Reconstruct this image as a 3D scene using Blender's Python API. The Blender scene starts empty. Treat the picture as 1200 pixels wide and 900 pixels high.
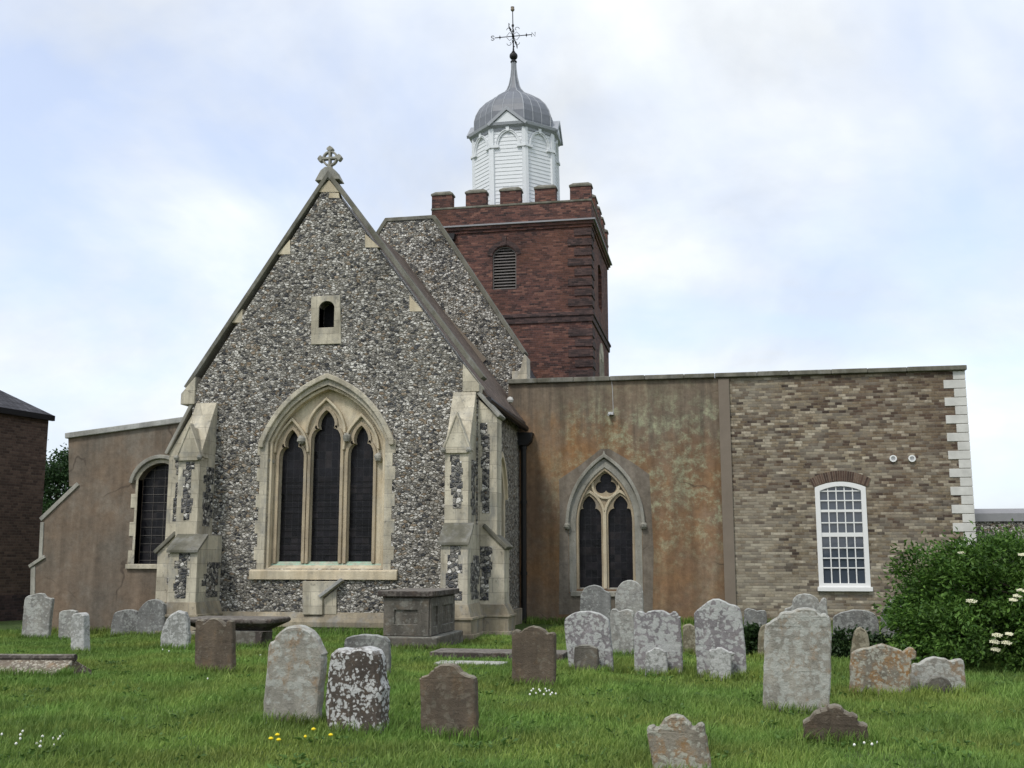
import bpy, bmesh, math, random
import numpy as np
from mathutils import Vector, Matrix
from mathutils.geometry import tessellate_polygon

random.seed(7); rng = np.random.default_rng(7)
R = math.radians
S = bpy.context.scene
C = S.collection
PI = math.pi

# ------------------------------------------------------------------ camera
FPX, PITCH, YAW, EYE = 1260.0, 9.241, 10.821, 1.6
cam = bpy.data.objects.new('camera', bpy.data.cameras.new('camera')); C.objects.link(cam)
cam.location = (0, 0, EYE); cam.rotation_euler = (R(90 + PITCH), 0, R(YAW))
cam.data.sensor_width = 36; cam.data.lens = FPX / 1200 * 36
cam.data.clip_start = 0.1; cam.data.clip_end = 2000
S.camera = cam

# ------------------------------------------------------------------ sky, sun, exposure
SUN_EL, SUN_AZ = 52, 205        # azimuth clockwise from +Y; behind and left of the camera
w = bpy.data.worlds.new('World'); S.world = w; w.use_nodes = True
nt = w.node_tree; nt.nodes.clear()
def wn(t, **k):
    n = nt.nodes.new(t)
    for a, b in k.items(): setattr(n, a, b)
    return n
wo = wn('ShaderNodeOutputWorld'); bg = wn('ShaderNodeBackground'); bg.inputs[1].default_value = 0.1
sky = wn('ShaderNodeTexSky', sky_type='NISHITA', sun_disc=False, sun_elevation=R(SUN_EL), sun_rotation=R(SUN_AZ), dust_density=2.0)
tc = wn('ShaderNodeTexCoord')
sep = wn('ShaderNodeSeparateXYZ'); nt.links.new(tc.outputs['Generated'], sep.inputs[0])
def wm(op, a, b):
    n = wn('ShaderNodeMath', operation=op)
    for i, v in enumerate((a, b)):
        if isinstance(v, (int, float)): n.inputs[i].default_value = v
        else: nt.links.new(v, n.inputs[i])
    return n.outputs[0]
zz = wm('ADD', wm('MAXIMUM', sep.outputs[2], 0.0), 0.42)
comb = wn('ShaderNodeCombineXYZ')
nt.links.new(wm('DIVIDE', sep.outputs[0], zz), comb.inputs[0]); nt.links.new(wm('DIVIDE', sep.outputs[1], zz), comb.inputs[1])
def wnoise(scale, detail, rough, off, dist=0.0):
    m = wn('ShaderNodeMapping'); m.inputs['Location'].default_value = off
    nt.links.new(comb.outputs[0], m.inputs[0])
    n = wn('ShaderNodeTexNoise'); n.inputs['Scale'].default_value = scale; n.inputs['Detail'].default_value = detail
    n.inputs['Roughness'].default_value = rough; n.inputs['Distortion'].default_value = dist
    nt.links.new(m.outputs[0], n.inputs['Vector']); return n.outputs[0]
def wramp(src, stops):
    r = wn('ShaderNodeValToRGB'); e = r.color_ramp.elements
    while len(e) < len(stops): e.new(0.5)
    for i, (p, c) in enumerate(stops): e[i].position = p; e[i].color = (*c, 1)
    nt.links.new(src, r.inputs[0]); return r.outputs[0]
fac = wramp(wnoise(1.5, 6, 0.55, (0, 0, 0), .4), [(0.38, (.18,) * 3), (0.56, (1, 1, 1))])
cloud = wramp(wnoise(2.7, 7, 0.54, (3.7, 1, 0.5), .25), [(0.36, (.66, .70, .755)), (0.50, (.80, .84, .885)), (0.65, (.94, .98, .995))])
cscale = wn('ShaderNodeMix', data_type='RGBA', blend_type='MULTIPLY'); cscale.inputs[0].default_value = 1
nt.links.new(cloud, cscale.inputs[6]); cscale.inputs[7].default_value = (8.6, 8.6, 8.6, 1)
bsc = wn('ShaderNodeMix', data_type='RGBA', blend_type='ADD'); bsc.inputs[0].default_value = 1
nt.links.new(sky.outputs[0], bsc.inputs[6]); bsc.inputs[7].default_value = (3.1, 3.4, 4.3, 1)
mx = wn('ShaderNodeMix', data_type='RGBA')
nt.links.new(fac, mx.inputs[0]); nt.links.new(bsc.outputs[2], mx.inputs[6]); nt.links.new(cscale.outputs[2], mx.inputs[7])
nt.links.new(mx.outputs[2], bg.inputs[0]); nt.links.new(bg.outputs[0], wo.inputs[0])

sun = bpy.data.objects.new('sun', bpy.data.lights.new('sun', 'SUN')); C.objects.link(sun)
sun.data.energy = 1.5; sun.data.angle = R(10); sun.data.color = (1, .965, .91)
sd = Vector((math.sin(R(SUN_AZ)) * math.cos(R(SUN_EL)), math.cos(R(SUN_AZ)) * math.cos(R(SUN_EL)), math.sin(R(SUN_EL))))
sun.rotation_euler = sd.to_track_quat('Z', 'Y').to_euler()
sun.location = (-10, -20, 40)

S.view_settings.view_transform = 'Standard'; S.view_settings.look = 'None'
S.view_settings.exposure = 0.37; S.view_settings.gamma = 1
S.render.engine = 'CYCLES'; S.cycles.max_bounces = 6; S.cycles.diffuse_bounces = 3; S.cycles.transparent_max_bounces = 4

# ------------------------------------------------------------------ surveying helpers (photo pixel -> metres)
_cp, _sp = math.cos(R(PITCH)), math.sin(R(PITCH)); _cy, _sy = math.cos(R(YAW)), math.sin(R(YAW))
def ray(px, py):
    x = (px - 600) / FPX; y = (450 - py) / FPX
    f = _cp - y * _sp; z = _sp + y * _cp
    return x * _cy - f * _sy, x * _sy + f * _cy, z
def at(px, py, Y):
    d = ray(px, py); t = Y / d[1]; return (d[0] * t, EYE + d[2] * t)
def gx(px, py, Y): return at(px, py, Y)[0]
def gz(px, py, Y): return at(px, py, Y)[1]
def gr(px, py, z=0.0):
    d = ray(px, py); t = (z - EYE) / d[2]; return d[0] * t, d[1] * t
def pts(l, Y): return [at(a, b, Y) for a, b in l]

# ------------------------------------------------------------------ node material helpers
class Mat:
    def __init__(s, name):
        s.m = bpy.data.materials.new(name); s.m.use_nodes = True; s.t = s.m.node_tree; s.t.nodes.clear()
        s.out = s.n('ShaderNodeOutputMaterial'); s.b = s.n('ShaderNodeBsdfPrincipled')
        s.l(s.b.outputs[0], s.out.inputs[0]); s.b.inputs['Roughness'].default_value = .9
        s.b.inputs['Specular IOR Level'].default_value = .25
        s.tc = s.n('ShaderNodeTexCoord').outputs['Object']
    def n(s, t, **k):
        n = s.t.nodes.new(t)
        for a, b in k.items(): setattr(n, a, b)
        return n
    def l(s, a, b): s.t.links.new(a, b)
    def put(s, sock, v):
        if isinstance(v, (int, float)): sock.default_value = v
        elif isinstance(v, tuple): sock.default_value = (*v, 1) if len(v) == 3 and len(sock.default_value) == 4 else v
        else: s.l(v, sock)
    def math(s, op, a, b=0.0, c=None):
        n = s.n('ShaderNodeMath', operation=op); s.put(n.inputs[0], a); s.put(n.inputs[1], b)
        if c is not None: s.put(n.inputs[2], c)
        return n.outputs[0]
    def map(s, scale=(1, 1, 1), loc=(0, 0, 0), src=None):
        n = s.n('ShaderNodeMapping'); n.inputs['Scale'].default_value = scale; n.inputs['Location'].default_value = loc
        s.l(src or s.tc, n.inputs[0]); return n.outputs[0]
    def noise(s, scale, detail=4, rough=.55, src=None, dist=0, color=False):
        n = s.n('ShaderNodeTexNoise'); n.inputs['Scale'].default_value = scale; n.inputs['Detail'].default_value = detail
        n.inputs['Roughness'].default_value = rough; n.inputs['Distortion'].default_value = dist
        s.l(src or s.tc, n.inputs['Vector']); return n.outputs[1 if color else 0]
    def vor(s, scale, feature='F1', src=None, rnd=1.0):
        n = s.n('ShaderNodeTexVoronoi', feature=feature); n.inputs['Scale'].default_value = scale
        n.inputs['Randomness'].default_value = rnd; s.l(src or s.tc, n.inputs['Vector']); return n
    def ramp(s, src, stops, const=False):
        r = s.n('ShaderNodeValToRGB'); e = r.color_ramp.elements
        if const: r.color_ramp.interpolation = 'CONSTANT'
        while len(e) < len(stops): e.new(.5)
        for i, (p, c) in enumerate(stops):
            e[i].position = p; e[i].color = (c, c, c, 1) if isinstance(c, (int, float)) else (*c, 1)
        s.l(src, r.inputs[0]); return r.outputs[0]
    def mix(s, f, a, b, mode='MIX'):
        n = s.n('ShaderNodeMix', data_type='RGBA', blend_type=mode)
        s.put(n.inputs[0], f); s.put(n.inputs[6], a); s.put(n.inputs[7], b); return n.outputs[2]
    def xyz(s, src=None):
        n = s.n('ShaderNodeSeparateXYZ'); s.l(src or s.tc, n.inputs[0]); return n.outputs
    def comb(s, x, y, z=0.0):
        n = s.n('ShaderNodeCombineXYZ'); s.put(n.inputs[0], x); s.put(n.inputs[1], y); s.put(n.inputs[2], z); return n.outputs[0]
    def warp(s, amt, scale, src=None):
        v = s.n('ShaderNodeVectorMath', operation='SCALE'); n = s.n('ShaderNodeVectorMath', operation='ADD')
        sub = s.n('ShaderNodeVectorMath', operation='SUBTRACT'); s.l(s.noise(scale, 2, .5, src, color=True), sub.inputs[0]); sub.inputs[1].default_value = (.5, .5, .5)
        s.l(sub.outputs[0], v.inputs[0]); v.inputs['Scale'].default_value = amt
        s.l(src or s.tc, n.inputs[0]); s.l(v.outputs[0], n.inputs[1]); return n.outputs[0]
    def bump(s, h, dist=.02, strength=.8):
        n = s.n('ShaderNodeBump'); n.inputs['Distance'].default_value = dist; n.inputs['Strength'].default_value = strength
        s.l(h, n.inputs['Height']); s.l(n.outputs[0], s.b.inputs['Normal'])
    def col(s, c): s.put(s.b.inputs['Base Color'], c)
    def rough(s, v): s.put(s.b.inputs['Roughness'], v)

M = {}
def flint(name, scale=7.5, zs=1.5, mortar=(.30, .27, .22), dark=0.0, brown=.1, mw=.055):
    m = Mat(name)
    v = m.warp(.10, 3.2, m.warp(.05, 8.0, m.map((1, 1, zs))))
    c = m.vor(scale, 'F1', v); e = m.vor(scale, 'DISTANCE_TO_EDGE', v)
    h = m.n('ShaderNodeSeparateColor'); m.l(c.outputs['Color'], h.inputs[0])
    d = dark
    tone = m.ramp(h.outputs[0], [(0, (.030, .031, .035)), (.14 + d, (.085, .087, .092)), (.34 + d, (.215, .205, .185)), (.62 + d * .8, (.375, .352, .305)), (.88 + d * .08, (.66, .635, .58))])
    warm = m.ramp(h.outputs[1], [(0, 0), (1 - brown, 0), (1 - brown + .02, 1)])
    tone = m.mix(m.math('MULTIPLY', warm, .7), tone, (.27, .19, .11))
    speck = m.ramp(m.noise(26, 4, .7), [(.3, .5), (.5, 1), (.72, 1.6)])
    tone = m.mix(1, tone, speck, 'MULTIPLY')
    fm = m.ramp(e.outputs[0], [(mw * .35, 0), (mw, 1)])
    mo = m.mix(m.noise(1.3, 5, .6), tuple(x * .6 for x in mortar), tuple(min(1, x * 1.35) for x in mortar))
    col = m.mix(fm, mo, tone)
    big = m.ramp(m.noise(.55, 5, .65), [(.3, .70), (.7, 1.18)])
    col = m.mix(1, col, big, 'MULTIPLY')
    m.col(col); m.rough(m.ramp(fm, [(0, .95), (1, .55)]))
    hh = m.math('ADD', m.math('MULTIPLY', m.ramp(e.outputs[0], [(0, 0), (.05, .55), (.16, 1)]), 1.0), m.math('MULTIPLY', m.noise(22, 4, .6), .7))
    m.bump(hh, .045, 1.0); M[name] = m.m
flint('flint', 13.0, 1.6, (.37, .335, .265), -.04, .09); flint('flint_panel', 11.0, 1.25, (.36, .34, .30), .20, .02, .08); flint('flint_nave', 13.5, 1.5, (.30, .265, .205), .0, .11)

def ashlar(name, base=(.60, .55, .43), alt=(.44, .395, .30), grey=(.27, .27, .255), lich=.6, joints=True, green=0.0, bh=.30, bw=.55):
    m = Mat(name)
    X, Y, Z = m.xyz()
    uv = m.comb(m.math('ADD', X, Y), Z)
    col = m.mix(m.ramp(m.noise(1.6, 5, .6), [(.35, 0), (.65, 1)]), base, alt)
    if joints:
        br = m.n('ShaderNodeTexBrick'); m.l(uv, br.inputs['Vector']); br.inputs['Scale'].default_value = 1
        br.inputs['Brick Width'].default_value = bw; br.inputs['Row Height'].default_value = bh; br.inputs['Mortar Size'].default_value = .006
        br.inputs['Color1'].default_value = (0, 0, 0, 1); br.inputs['Color2'].default_value = (1, 1, 1, 1)
        col = m.mix(1, col, m.ramp(br.outputs[0], [(0, .82), (1, 1.12)]), 'MULTIPLY')
        col = m.mix(m.math('MULTIPLY', br.outputs[1], .45), col, (.2, .18, .15))
    col = m.mix(m.math('MULTIPLY', m.ramp(m.noise(3.3, 6, .7, m.map((1, 1, .6), (4, 2, 7))), [(.5, 0), (.66, 1)]), lich), col, grey)
    col = m.mix(m.math('MULTIPLY', m.ramp(m.noise(9, 5, .75), [(.58, 0), (.68, 1)]), lich * .9), col, (.09, .085, .075))
    col = m.mix(1, col, m.ramp(m.noise(2.2, 6, .7, m.map((1.6, 1.6, .28), (5, 9, 2))), [(.32, .66), (.62, 1.1)]), 'MULTIPLY')
    if green:
        col = m.mix(m.math('MULTIPLY', m.ramp(m.noise(4, 4, .6), [(.4, 0), (.6, 1)]), green), col, (.30, .50, .38))
    m.col(col); m.bump(m.noise(16, 6, .7), .02, .5); M[name] = m.m
ashlar('ashlar'); ashlar('ashlar_plinth', (.40, .345, .245), (.24, .205, .15), lich=.65, bh=.35, bw=.9)
ashlar('ashlar_smooth', (.62, .55, .41), (.53, .44, .30), lich=.22, joints=False)
ashlar('ashlar_grey', (.38, .365, .315), (.25, .24, .20), lich=.55, joints=False)
ashlar('ashlar_tracery', (.46, .38, .26), (.33, .27, .19), lich=.35, joints=False)
ashlar('sill_green', (.47, .46, .37), (.36, .40, .32), lich=.2, joints=False, green=.85)
ashlar('coping', (.20, .19, .155), (.12, .115, .085), lich=.5, joints=False)
ashlar('coping_pale', (.42, .42, .40), (.30, .29, .26), lich=.4, joints=False)

def brick(name, ramp_, mortar, lichen=None, lich_amt=0.0, stain=None, bw=.225, rh=.075, ms=.010, big=(.75, 1.2), mfac=.8, sp=(.7, 1.3), side=False):
    m = Mat(name); X, Y, Z = m.xyz()
    uv = m.warp(.012, 3.0, m.comb(m.math('ADD', X, Y), Z))
    U, V, _w = m.xyz(uv)
    vr = m.math('DIVIDE', V, rh); row = m.math('FLOOR', vr); fv = m.math('FRACT', vr)
    wr_ = m.n('ShaderNodeTexWhiteNoise', noise_dimensions='1D'); m.l(row, wr_.inputs['W'])
    ur = m.math('ADD', m.math('DIVIDE', U, bw), m.math('ADD', m.math('MULTIPLY', row, .5), m.math('MULTIPLY', wr_.outputs['Value'], .35)))
    ur = m.math('ADD', ur, m.math('MULTIPLY', m.math('SINE', m.math('MULTIPLY', ur, 2 * PI / 3)), .12))      # headers among stretchers
    colm = m.math('FLOOR', ur); fu = m.math('FRACT', ur)
    wb = m.n('ShaderNodeTexWhiteNoise', noise_dimensions='2D'); m.l(m.comb(colm, row), wb.inputs['Vector'])
    rnd = wb.outputs['Value']; rc = m.n('ShaderNodeSeparateColor'); m.l(wb.outputs['Color'], rc.inputs[0])
    eu = m.math('MULTIPLY', m.math('MINIMUM', fu, m.math('SUBTRACT', 1.0, fu)), bw); ev = m.math('MULTIPLY', m.math('MINIMUM', fv, m.math('SUBTRACT', 1.0, fv)), rh)
    mor = m.ramp(m.math('ADD', m.math('MINIMUM', eu, ev), m.math('MULTIPLY_ADD', m.noise(20, 4, .7), .006, -.003)), [(ms * .35, 1), (ms * .75, 0)])
    tone = m.ramp(rnd, ramp_)
    sp = m.ramp(m.noise(13, 5, .75), [(.3, sp[0]), (.7, sp[1])])
    tone = m.mix(1, tone, sp, 'MULTIPLY')
    tone = m.mix(1, tone, m.ramp(m.noise(.5, 5, .62), [(.3, big[0]), (.7, big[1])]), 'MULTIPLY')
    if stain: tone = m.mix(m.ramp(m.noise(.42, 6, .65, m.map((1, 1, 1.3), (3, 8, 1))), [(.46, 0), (.66, stain[1])]), tone, stain[0])
    col = m.mix(m.math('MULTIPLY', mor, mfac), tone, mortar)
    if lichen:
        pb = m.ramp(rc.outputs[1], [(.2, -.1), (1, .75)])
        lsrc = m.math('ADD', m.noise(.45, 6, .7, m.map((1, 1, 1), (1, 5, 2.2))), m.math('MULTIPLY', pb, .32))
        if side: lsrc = m.math('ADD', lsrc, m.math('ADD', m.ramp(m.math('MULTIPLY', X, .06), [(.5, .10), (.8, -.10)]), m.ramp(m.math('MULTIPLY', Z, .16), [(.1, .12), (.75, .02), (.95, -.16)])))   # lichen fades out below the coping
        lm = m.ramp(lsrc, [(.60, 0), (1.0, 1)])
        col = m.mix(m.math('MULTIPLY', lm, lich_amt), col, lichen)
    m.col(col)
    m.bump(m.math('ADD', m.math('MULTIPLY', mor, -1.0), m.math('MULTIPLY', m.noise(25, 5, .7), .6)), .015, .8); M[name] = m.m
brick('brick_red', [(0, (.045, .028, .027)), (.4, (.092, .045, .038)), (.75, (.132, .061, .049)), (1, (.20, .10, .075))], (.17, .14, .13), stain=((.17, .072, .042), .55), big=(.62, 1.25), mfac=.45)
brick('brick_quoin', [(0, (.040, .029, .028)), (.5, (.068, .044, .041)), (1, (.105, .066, .059))], (.10, .088, .085), mfac=.4)
brick('brick_brown', [(0, (.048, .035, .029)), (.22, (.090, .063, .047)), (.5, (.160, .122, .080)), (.78, (.222, .178, .118)), (1, (.42, .365, .28))], (.225, .20, .16), lichen=(.41, .375, .295), lich_amt=.65, stain=((.145, .092, .062), .45), mfac=.5, bw=.19, rh=.068, sp=(.5, 1.5), side=True)
brick('brick_house', [(0, (.07, .045, .035)), (.5, (.105, .068, .052)), (1, (.15, .10, .075))], (.15, .13, .11), mfac=.6)
brick('brick_arch', [(0, (.075, .048, .038)), (.5, (.115, .072, .055)), (1, (.16, .105, .08))], (.28, .25, .2))

def render_mat(name, seed, orange, grey, greenamt, dark):
    m = Mat(name)
    o = m.map((1, 1, 1), (seed, 2, 1))
    col = m.mix(m.ramp(m.noise(.45, 6, .6, o), [(.36, 0), (.62, 1)]), orange, dark)
    col = m.mix(m.math('MULTIPLY', m.ramp(m.noise(.7, 7, .7, m.map((1, 1, .8), (seed + 5, 1, 4))), [(.50, 0), (.66, 1)]), .6), col, grey)
    X, Y, Z = m.xyz()
    top = m.ramp(m.math('ADD', m.math('MULTIPLY', Z, .14), m.math('MULTIPLY', m.noise(.9, 6, .7, m.map((1, 1, .5), (9, 3, seed))), .55)), [(.88, 0), (1.12, 1)])
    col = m.mix(m.math('MULTIPLY', top, .8), col, tuple(x * .85 for x in grey))
    if greenamt:
        gm = m.math('MULTIPLY', m.ramp(m.noise(1.5, 9, .8, m.map((1, 1, 1.1), (2, 7, seed))), [(.47, 0), (.58, 1)]), m.ramp(m.noise(9, 5, .8), [(.36, .1), (.58, 1)]))
        lo = m.ramp(m.noise(.33, 3, .5, m.map((1, 1, 1), (6.4, 2, 3))), [(.44, 0), (.60, 1)])
        lx = m.ramp(X, [(.45, 0), (.62, 1)])     # the lichen keeps to the drier part of the wall
        xx = m.math('MULTIPLY_ADD', X, .1, -.05)
        lx = m.ramp(xx, [(.33, 0), (.50, 1), (.82, 1), (.86, .6)])
        zz_ = m.ramp(m.math('MULTIPLY', Z, .1), [(.12, .15), (.26, 1), (.52, 1), (.58, .3)])
        gm = m.math('MULTIPLY', m.math('MULTIPLY', gm, lx), zz_)
        col = m.mix(m.math('MULTIPLY', gm, greenamt), col, (.375, .39, .255))
    fine = m.ramp(m.noise(7, 8, .75), [(.3, .72), (.7, 1.25)])
    col = m.mix(1, col, fine, 'MULTIPLY')
    drip = m.math('MULTIPLY', m.ramp(m.noise(5, 5, .7, m.map((1, 1, .05), (seed, 4, 0))), [(.48, 0), (.62, 1)]), m.ramp(m.math('ADD', m.math('MULTIPLY', Z, .16), m.math('MULTIPLY', m.noise(2.5, 3), .4)), [(.82, 0), (1.15, 1)]))
    col = m.mix(m.math('MULTIPLY', drip, .45), col, (.075, .066, .055))     # dirt run down from the coping
    ck = m.vor(.55, 'DISTANCE_TO_EDGE', m.warp(.5, 1.6)); ckm = m.math('MULTIPLY', m.ramp(ck.outputs[0], [(.004, 1), (.010, 0)]), m.ramp(m.noise(.8, 2), [(.5, 0), (.6, 1)]))
    col = m.mix(m.math('MULTIPLY', ckm, .6), col, (.06, .045, .035))
    streak = m.ramp(m.noise(3.2, 4, .6, m.map((1, 1, .07))), [(.35, .78), (.65, 1.15)])
    col = m.mix(1, col, streak, 'MULTIPLY')
    m.col(col); m.bump(m.noise(6, 9, .75), .03, .55); M[name] = m.m
render_mat('render_orange', 0, (.265, .150, .070), (.215, .178, .135), .85, (.195, .125, .078))
render_mat('render_brown', 13, (.200, .143, .098), (.225, .205, .172), 0, (.155, .132, .106))
render_mat('render_patch', 21, (.20, .17, .135), (.235, .21, .18), 0, (.165, .14, .11))

def plain(name, c, rough=.6, var=.15, spec=.3, metal=0, bump=0, scale=6):
    m = Mat(name)
    m.col(m.mix(m.noise(scale, 5, .6), tuple(x * (1 - var) for x in c), tuple(min(1, x * (1 + var)) for x in c)))
    m.rough(rough); m.b.inputs['Specular IOR Level'].default_value = spec; m.b.inputs['Metallic'].default_value = metal
    if bump: m.bump(m.noise(scale * 3, 5, .6), .01, bump)
    M[name] = m.m
plain('white_paint', (.70, .72, .73), .55, .07); plain('white_gloss', (.76, .76, .74), .35, .03)
plain('quoin_white', (.57, .56, .52), .8, .38, bump=.3, scale=3)
plain('black_iron', (.012, .011, .011), .5, .3); plain('lead', (.155, .165, .185), .5, .3, .45, bump=.3, scale=3)
plain('lead_pale', (.31, .325, .345), .55, .2, .45); plain('oak_louvre', (.16, .145, .135), .8, .25)
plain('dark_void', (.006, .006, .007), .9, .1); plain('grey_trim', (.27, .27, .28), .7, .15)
plain('pilaster', (.20, .165, .13), .95, .2, bump=.4, scale=2); plain('green_paint', (.10, .30, .22), .5, .1)
plain('gilt', (.24, .20, .15), .5, .2); plain('lamp_grey', (.5, .5, .5), .5, .1)
plain('yellow_petal', (.80, .62, .02), .7, .1); plain('white_petal', (.80, .80, .76), .7, .05); plain('umbel', (.72, .70, .50), .8, .12, scale=40)
plain('bark', (.10, .08, .06), .95, .3, bump=.6)
m = Mat('window_glass'); X, Y, Z = m.xyz(); br = m.n('ShaderNodeTexBrick'); m.l(m.comb(m.math('ADD', X, Y), Z), br.inputs['Vector'])
br.inputs['Scale'].default_value = 1; br.inputs['Brick Width'].default_value = .15; br.inputs['Row Height'].default_value = .19; br.inputs['Mortar Size'].default_value = .006; br.offset = 0
br.inputs['Color1'].default_value = (0, 0, 0, 1); br.inputs['Color2'].default_value = (1, 1, 1, 1)
gc = m.ramp(br.outputs[0], [(0, (.006, .006, .008)), (.5, (.010, .0095, .012)), (.85, (.014, .0125, .015)), (1, (.024, .021, .022))])
gc = m.mix(1, gc, m.ramp(m.noise(1.6, 5, .7), [(.35, .5), (.65, 1.6)]), 'MULTIPLY')
m.col(m.mix(m.math('MULTIPLY', br.outputs[1], .6), gc, (.035, .035, .037))); m.rough(m.ramp(br.outputs[0], [(0, .18), (1, .5)])); m.b.inputs['Specular IOR Level'].default_value = .2
m.bump(m.math('ADD', m.math('MULTIPLY', br.outputs[0], .6), m.noise(7, 3)), .012, .5); M['glass'] = m.m
m = Mat('voussoir'); g = m.n('ShaderNodeNewGeometry'); m.col(m.mix(1, m.ramp(g.outputs['Random Per Island'], [(0, (.065, .042, .034)), (.5, (.105, .066, .050)), (1, (.165, .115, .085))]), m.ramp(m.noise(14, 5, .7), [(.3, .7), (.7, 1.3)]), 'MULTIPLY')); m.bump(m.noise(25, 5), .01, .6); M['voussoir'] = m.m
plain('mortar', (.27, .24, .19), .95, .25)
m = Mat('sash_glass'); m.col((.055, .068, .088)); m.rough(.08); m.b.inputs['Specular IOR Level'].default_value = .8
m.bump(m.noise(2.2, 2), .02, .25); M['sash_glass'] = m.m
def tile(name, a, b, rh=.11):
    m = Mat(name); X, Y, Z = m.xyz()
    br = m.n('ShaderNodeTexBrick'); m.l(m.comb(Y, m.math('MULTIPLY', Z, 1.2)), br.inputs['Vector']); br.inputs['Scale'].default_value = 1
    br.inputs['Brick Width'].default_value = .17; br.inputs['Row Height'].default_value = rh; br.inputs['Mortar Size'].default_value = .008
    br.inputs['Color1'].default_value = (*a, 1); br.inputs['Color2'].default_value = (*b, 1); br.inputs['Mortar'].default_value = tuple(x * .3 for x in a) + (1,)
    m.col(m.mix(1, br.outputs[0], m.ramp(m.noise(3, 5, .7), [(.3, .6), (.7, 1.3)]), 'MULTIPLY'))
    m.bump(br.outputs[0], .02, .6); M[name] = m.m
tile('roof_tile', (.115, .088, .072), (.165, .125, .10)); tile('slate', (.055, .055, .062), (.10, .10, .11), .2)

def stone(name, base, alt, lichen=(.52, .53, .47), la=.5, ls=7.0, rust=0.0, dark=0.0, lt=.52, topl=.75):
    m = Mat(name)
    oi = m.n('ShaderNodeObjectInfo'); off = m.math('MULTIPLY', oi.outputs['Random'], 40.0)
    va = m.n('ShaderNodeVectorMath', operation='ADD'); m.l(m.tc, va.inputs[0]); m.l(m.comb(off, off, off), va.inputs[1]); v = va.outputs[0]
    col = m.mix(m.ramp(m.noise(2.6, 5, .6, v), [(.35, 0), (.65, 1)]), base, alt)
    streak = m.ramp(m.noise(6, 4, .6, m.map((1, 1, .16), src=v)), [(.3, .72), (.7, 1.2)])
    col = m.mix(1, col, streak, 'MULTIPLY')
    if rust: col = m.mix(m.math('MULTIPLY', m.ramp(m.noise(4.2, 6, .7, m.map((1, 1, .7), (3, 1, 8), v)), [(.46, 0), (.60, 1)] if rust > .8 else [(.54, 0), (.64, 1)]), rust), col, (.30, .175, .075))
    if la:
        wv = m.warp(.10, 14, v)
        cells = m.vor(ls * 2.0, 'F1', wv)
        lm = m.math('ADD', m.math('ADD', m.math('MULTIPLY', m.noise(ls * .38, 3, .6, v), .55), m.math('MULTIPLY', m.noise(ls * 1.9, 7, .75, v), .45)), m.math('MULTIPLY', m.math('SUBTRACT', cells.outputs['Distance'], .45), -.34))
        k = m.ramp(lm, [(lt - .055, 0), (lt + .01, 1)])
        sv = m.vor(13, 'F1', m.warp(.05, 25, v)); sr = m.n('ShaderNodeSeparateColor'); m.l(sv.outputs['Color'], sr.inputs[0])
        rad = m.ramp(sr.outputs[0], [(.45, 0), (1, .42)])                      # round lichen colonies of different sizes
        sp_ = m.ramp(m.math('SUBTRACT', rad, sv.outputs['Distance']), [(.0, 0), (.07, 1)])
        k = m.math('MAXIMUM', k, m.math('MULTIPLY', sp_, .85))
        lc = m.mix(m.noise(30, 4, .7, v), tuple(x * .68 for x in lichen), tuple(min(.8, x * 1.18) for x in lichen))
        col = m.mix(m.math('MULTIPLY', k, la), col, lc)
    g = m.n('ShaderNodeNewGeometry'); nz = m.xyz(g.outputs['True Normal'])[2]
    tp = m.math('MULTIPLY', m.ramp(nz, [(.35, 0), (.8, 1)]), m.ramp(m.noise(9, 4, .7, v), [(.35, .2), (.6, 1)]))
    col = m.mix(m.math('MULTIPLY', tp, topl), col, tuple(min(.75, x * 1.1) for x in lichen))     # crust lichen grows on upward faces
    dk = m.ramp(m.noise(11, 7, .75, m.map((1, 1, 1), (7, 3, 2), v)), [(.56, 0), (.68, 1)])
    col = m.mix(m.math('MULTIPLY', dk, .35 + dark), col, (.07, .066, .058))
    x_, y_, z_ = m.xyz()
    row = m.ramp(m.math('FRACT', m.math('MULTIPLY', z_, 13.0)), [(.18, 0), (.26, 1), (.66, 1), (.74, 0)])
    ins = m.math('MULTIPLY', m.math('MULTIPLY', row, m.ramp(m.noise(55, 1, .5, m.map((1, 0, .22))), [(.47, 0), (.53, 1)])), m.ramp(m.noise(2.4, 4, .6, m.map((1, 1, 1), (2, 2, 2), v)), [(.46, 0), (.6, 1)]))
    ins = m.math('MULTIPLY', ins, m.ramp(z_, [(.32, 0), (.42, 1)]))                      # a worn, no longer readable inscription
    hgt = m.math('ADD', m.noise(14, 8, .72, v), m.math('MULTIPLY', m.noise(60, 3, .7, v), .25))
    m.col(col); m.bump(m.math('SUBTRACT', hgt, m.math('MULTIPLY', ins, .13)), .03, .8); M[name] = m.m
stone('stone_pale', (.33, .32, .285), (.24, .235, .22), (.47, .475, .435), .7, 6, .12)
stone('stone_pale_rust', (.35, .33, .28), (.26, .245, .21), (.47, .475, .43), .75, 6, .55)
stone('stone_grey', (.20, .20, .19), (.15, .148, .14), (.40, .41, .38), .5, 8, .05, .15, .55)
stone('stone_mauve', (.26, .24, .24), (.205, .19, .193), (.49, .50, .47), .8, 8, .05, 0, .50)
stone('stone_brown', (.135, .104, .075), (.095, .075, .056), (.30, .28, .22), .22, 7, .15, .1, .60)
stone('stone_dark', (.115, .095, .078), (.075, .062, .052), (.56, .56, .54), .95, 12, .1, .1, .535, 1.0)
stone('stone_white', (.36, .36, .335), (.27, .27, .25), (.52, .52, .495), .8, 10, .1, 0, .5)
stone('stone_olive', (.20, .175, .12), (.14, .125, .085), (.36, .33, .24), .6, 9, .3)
stone('stone_orange', (.27, .24, .19), (.19, .17, .135), (.43, .43, .36), .75, 11, 1.0, .15, .53, .5)
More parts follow.
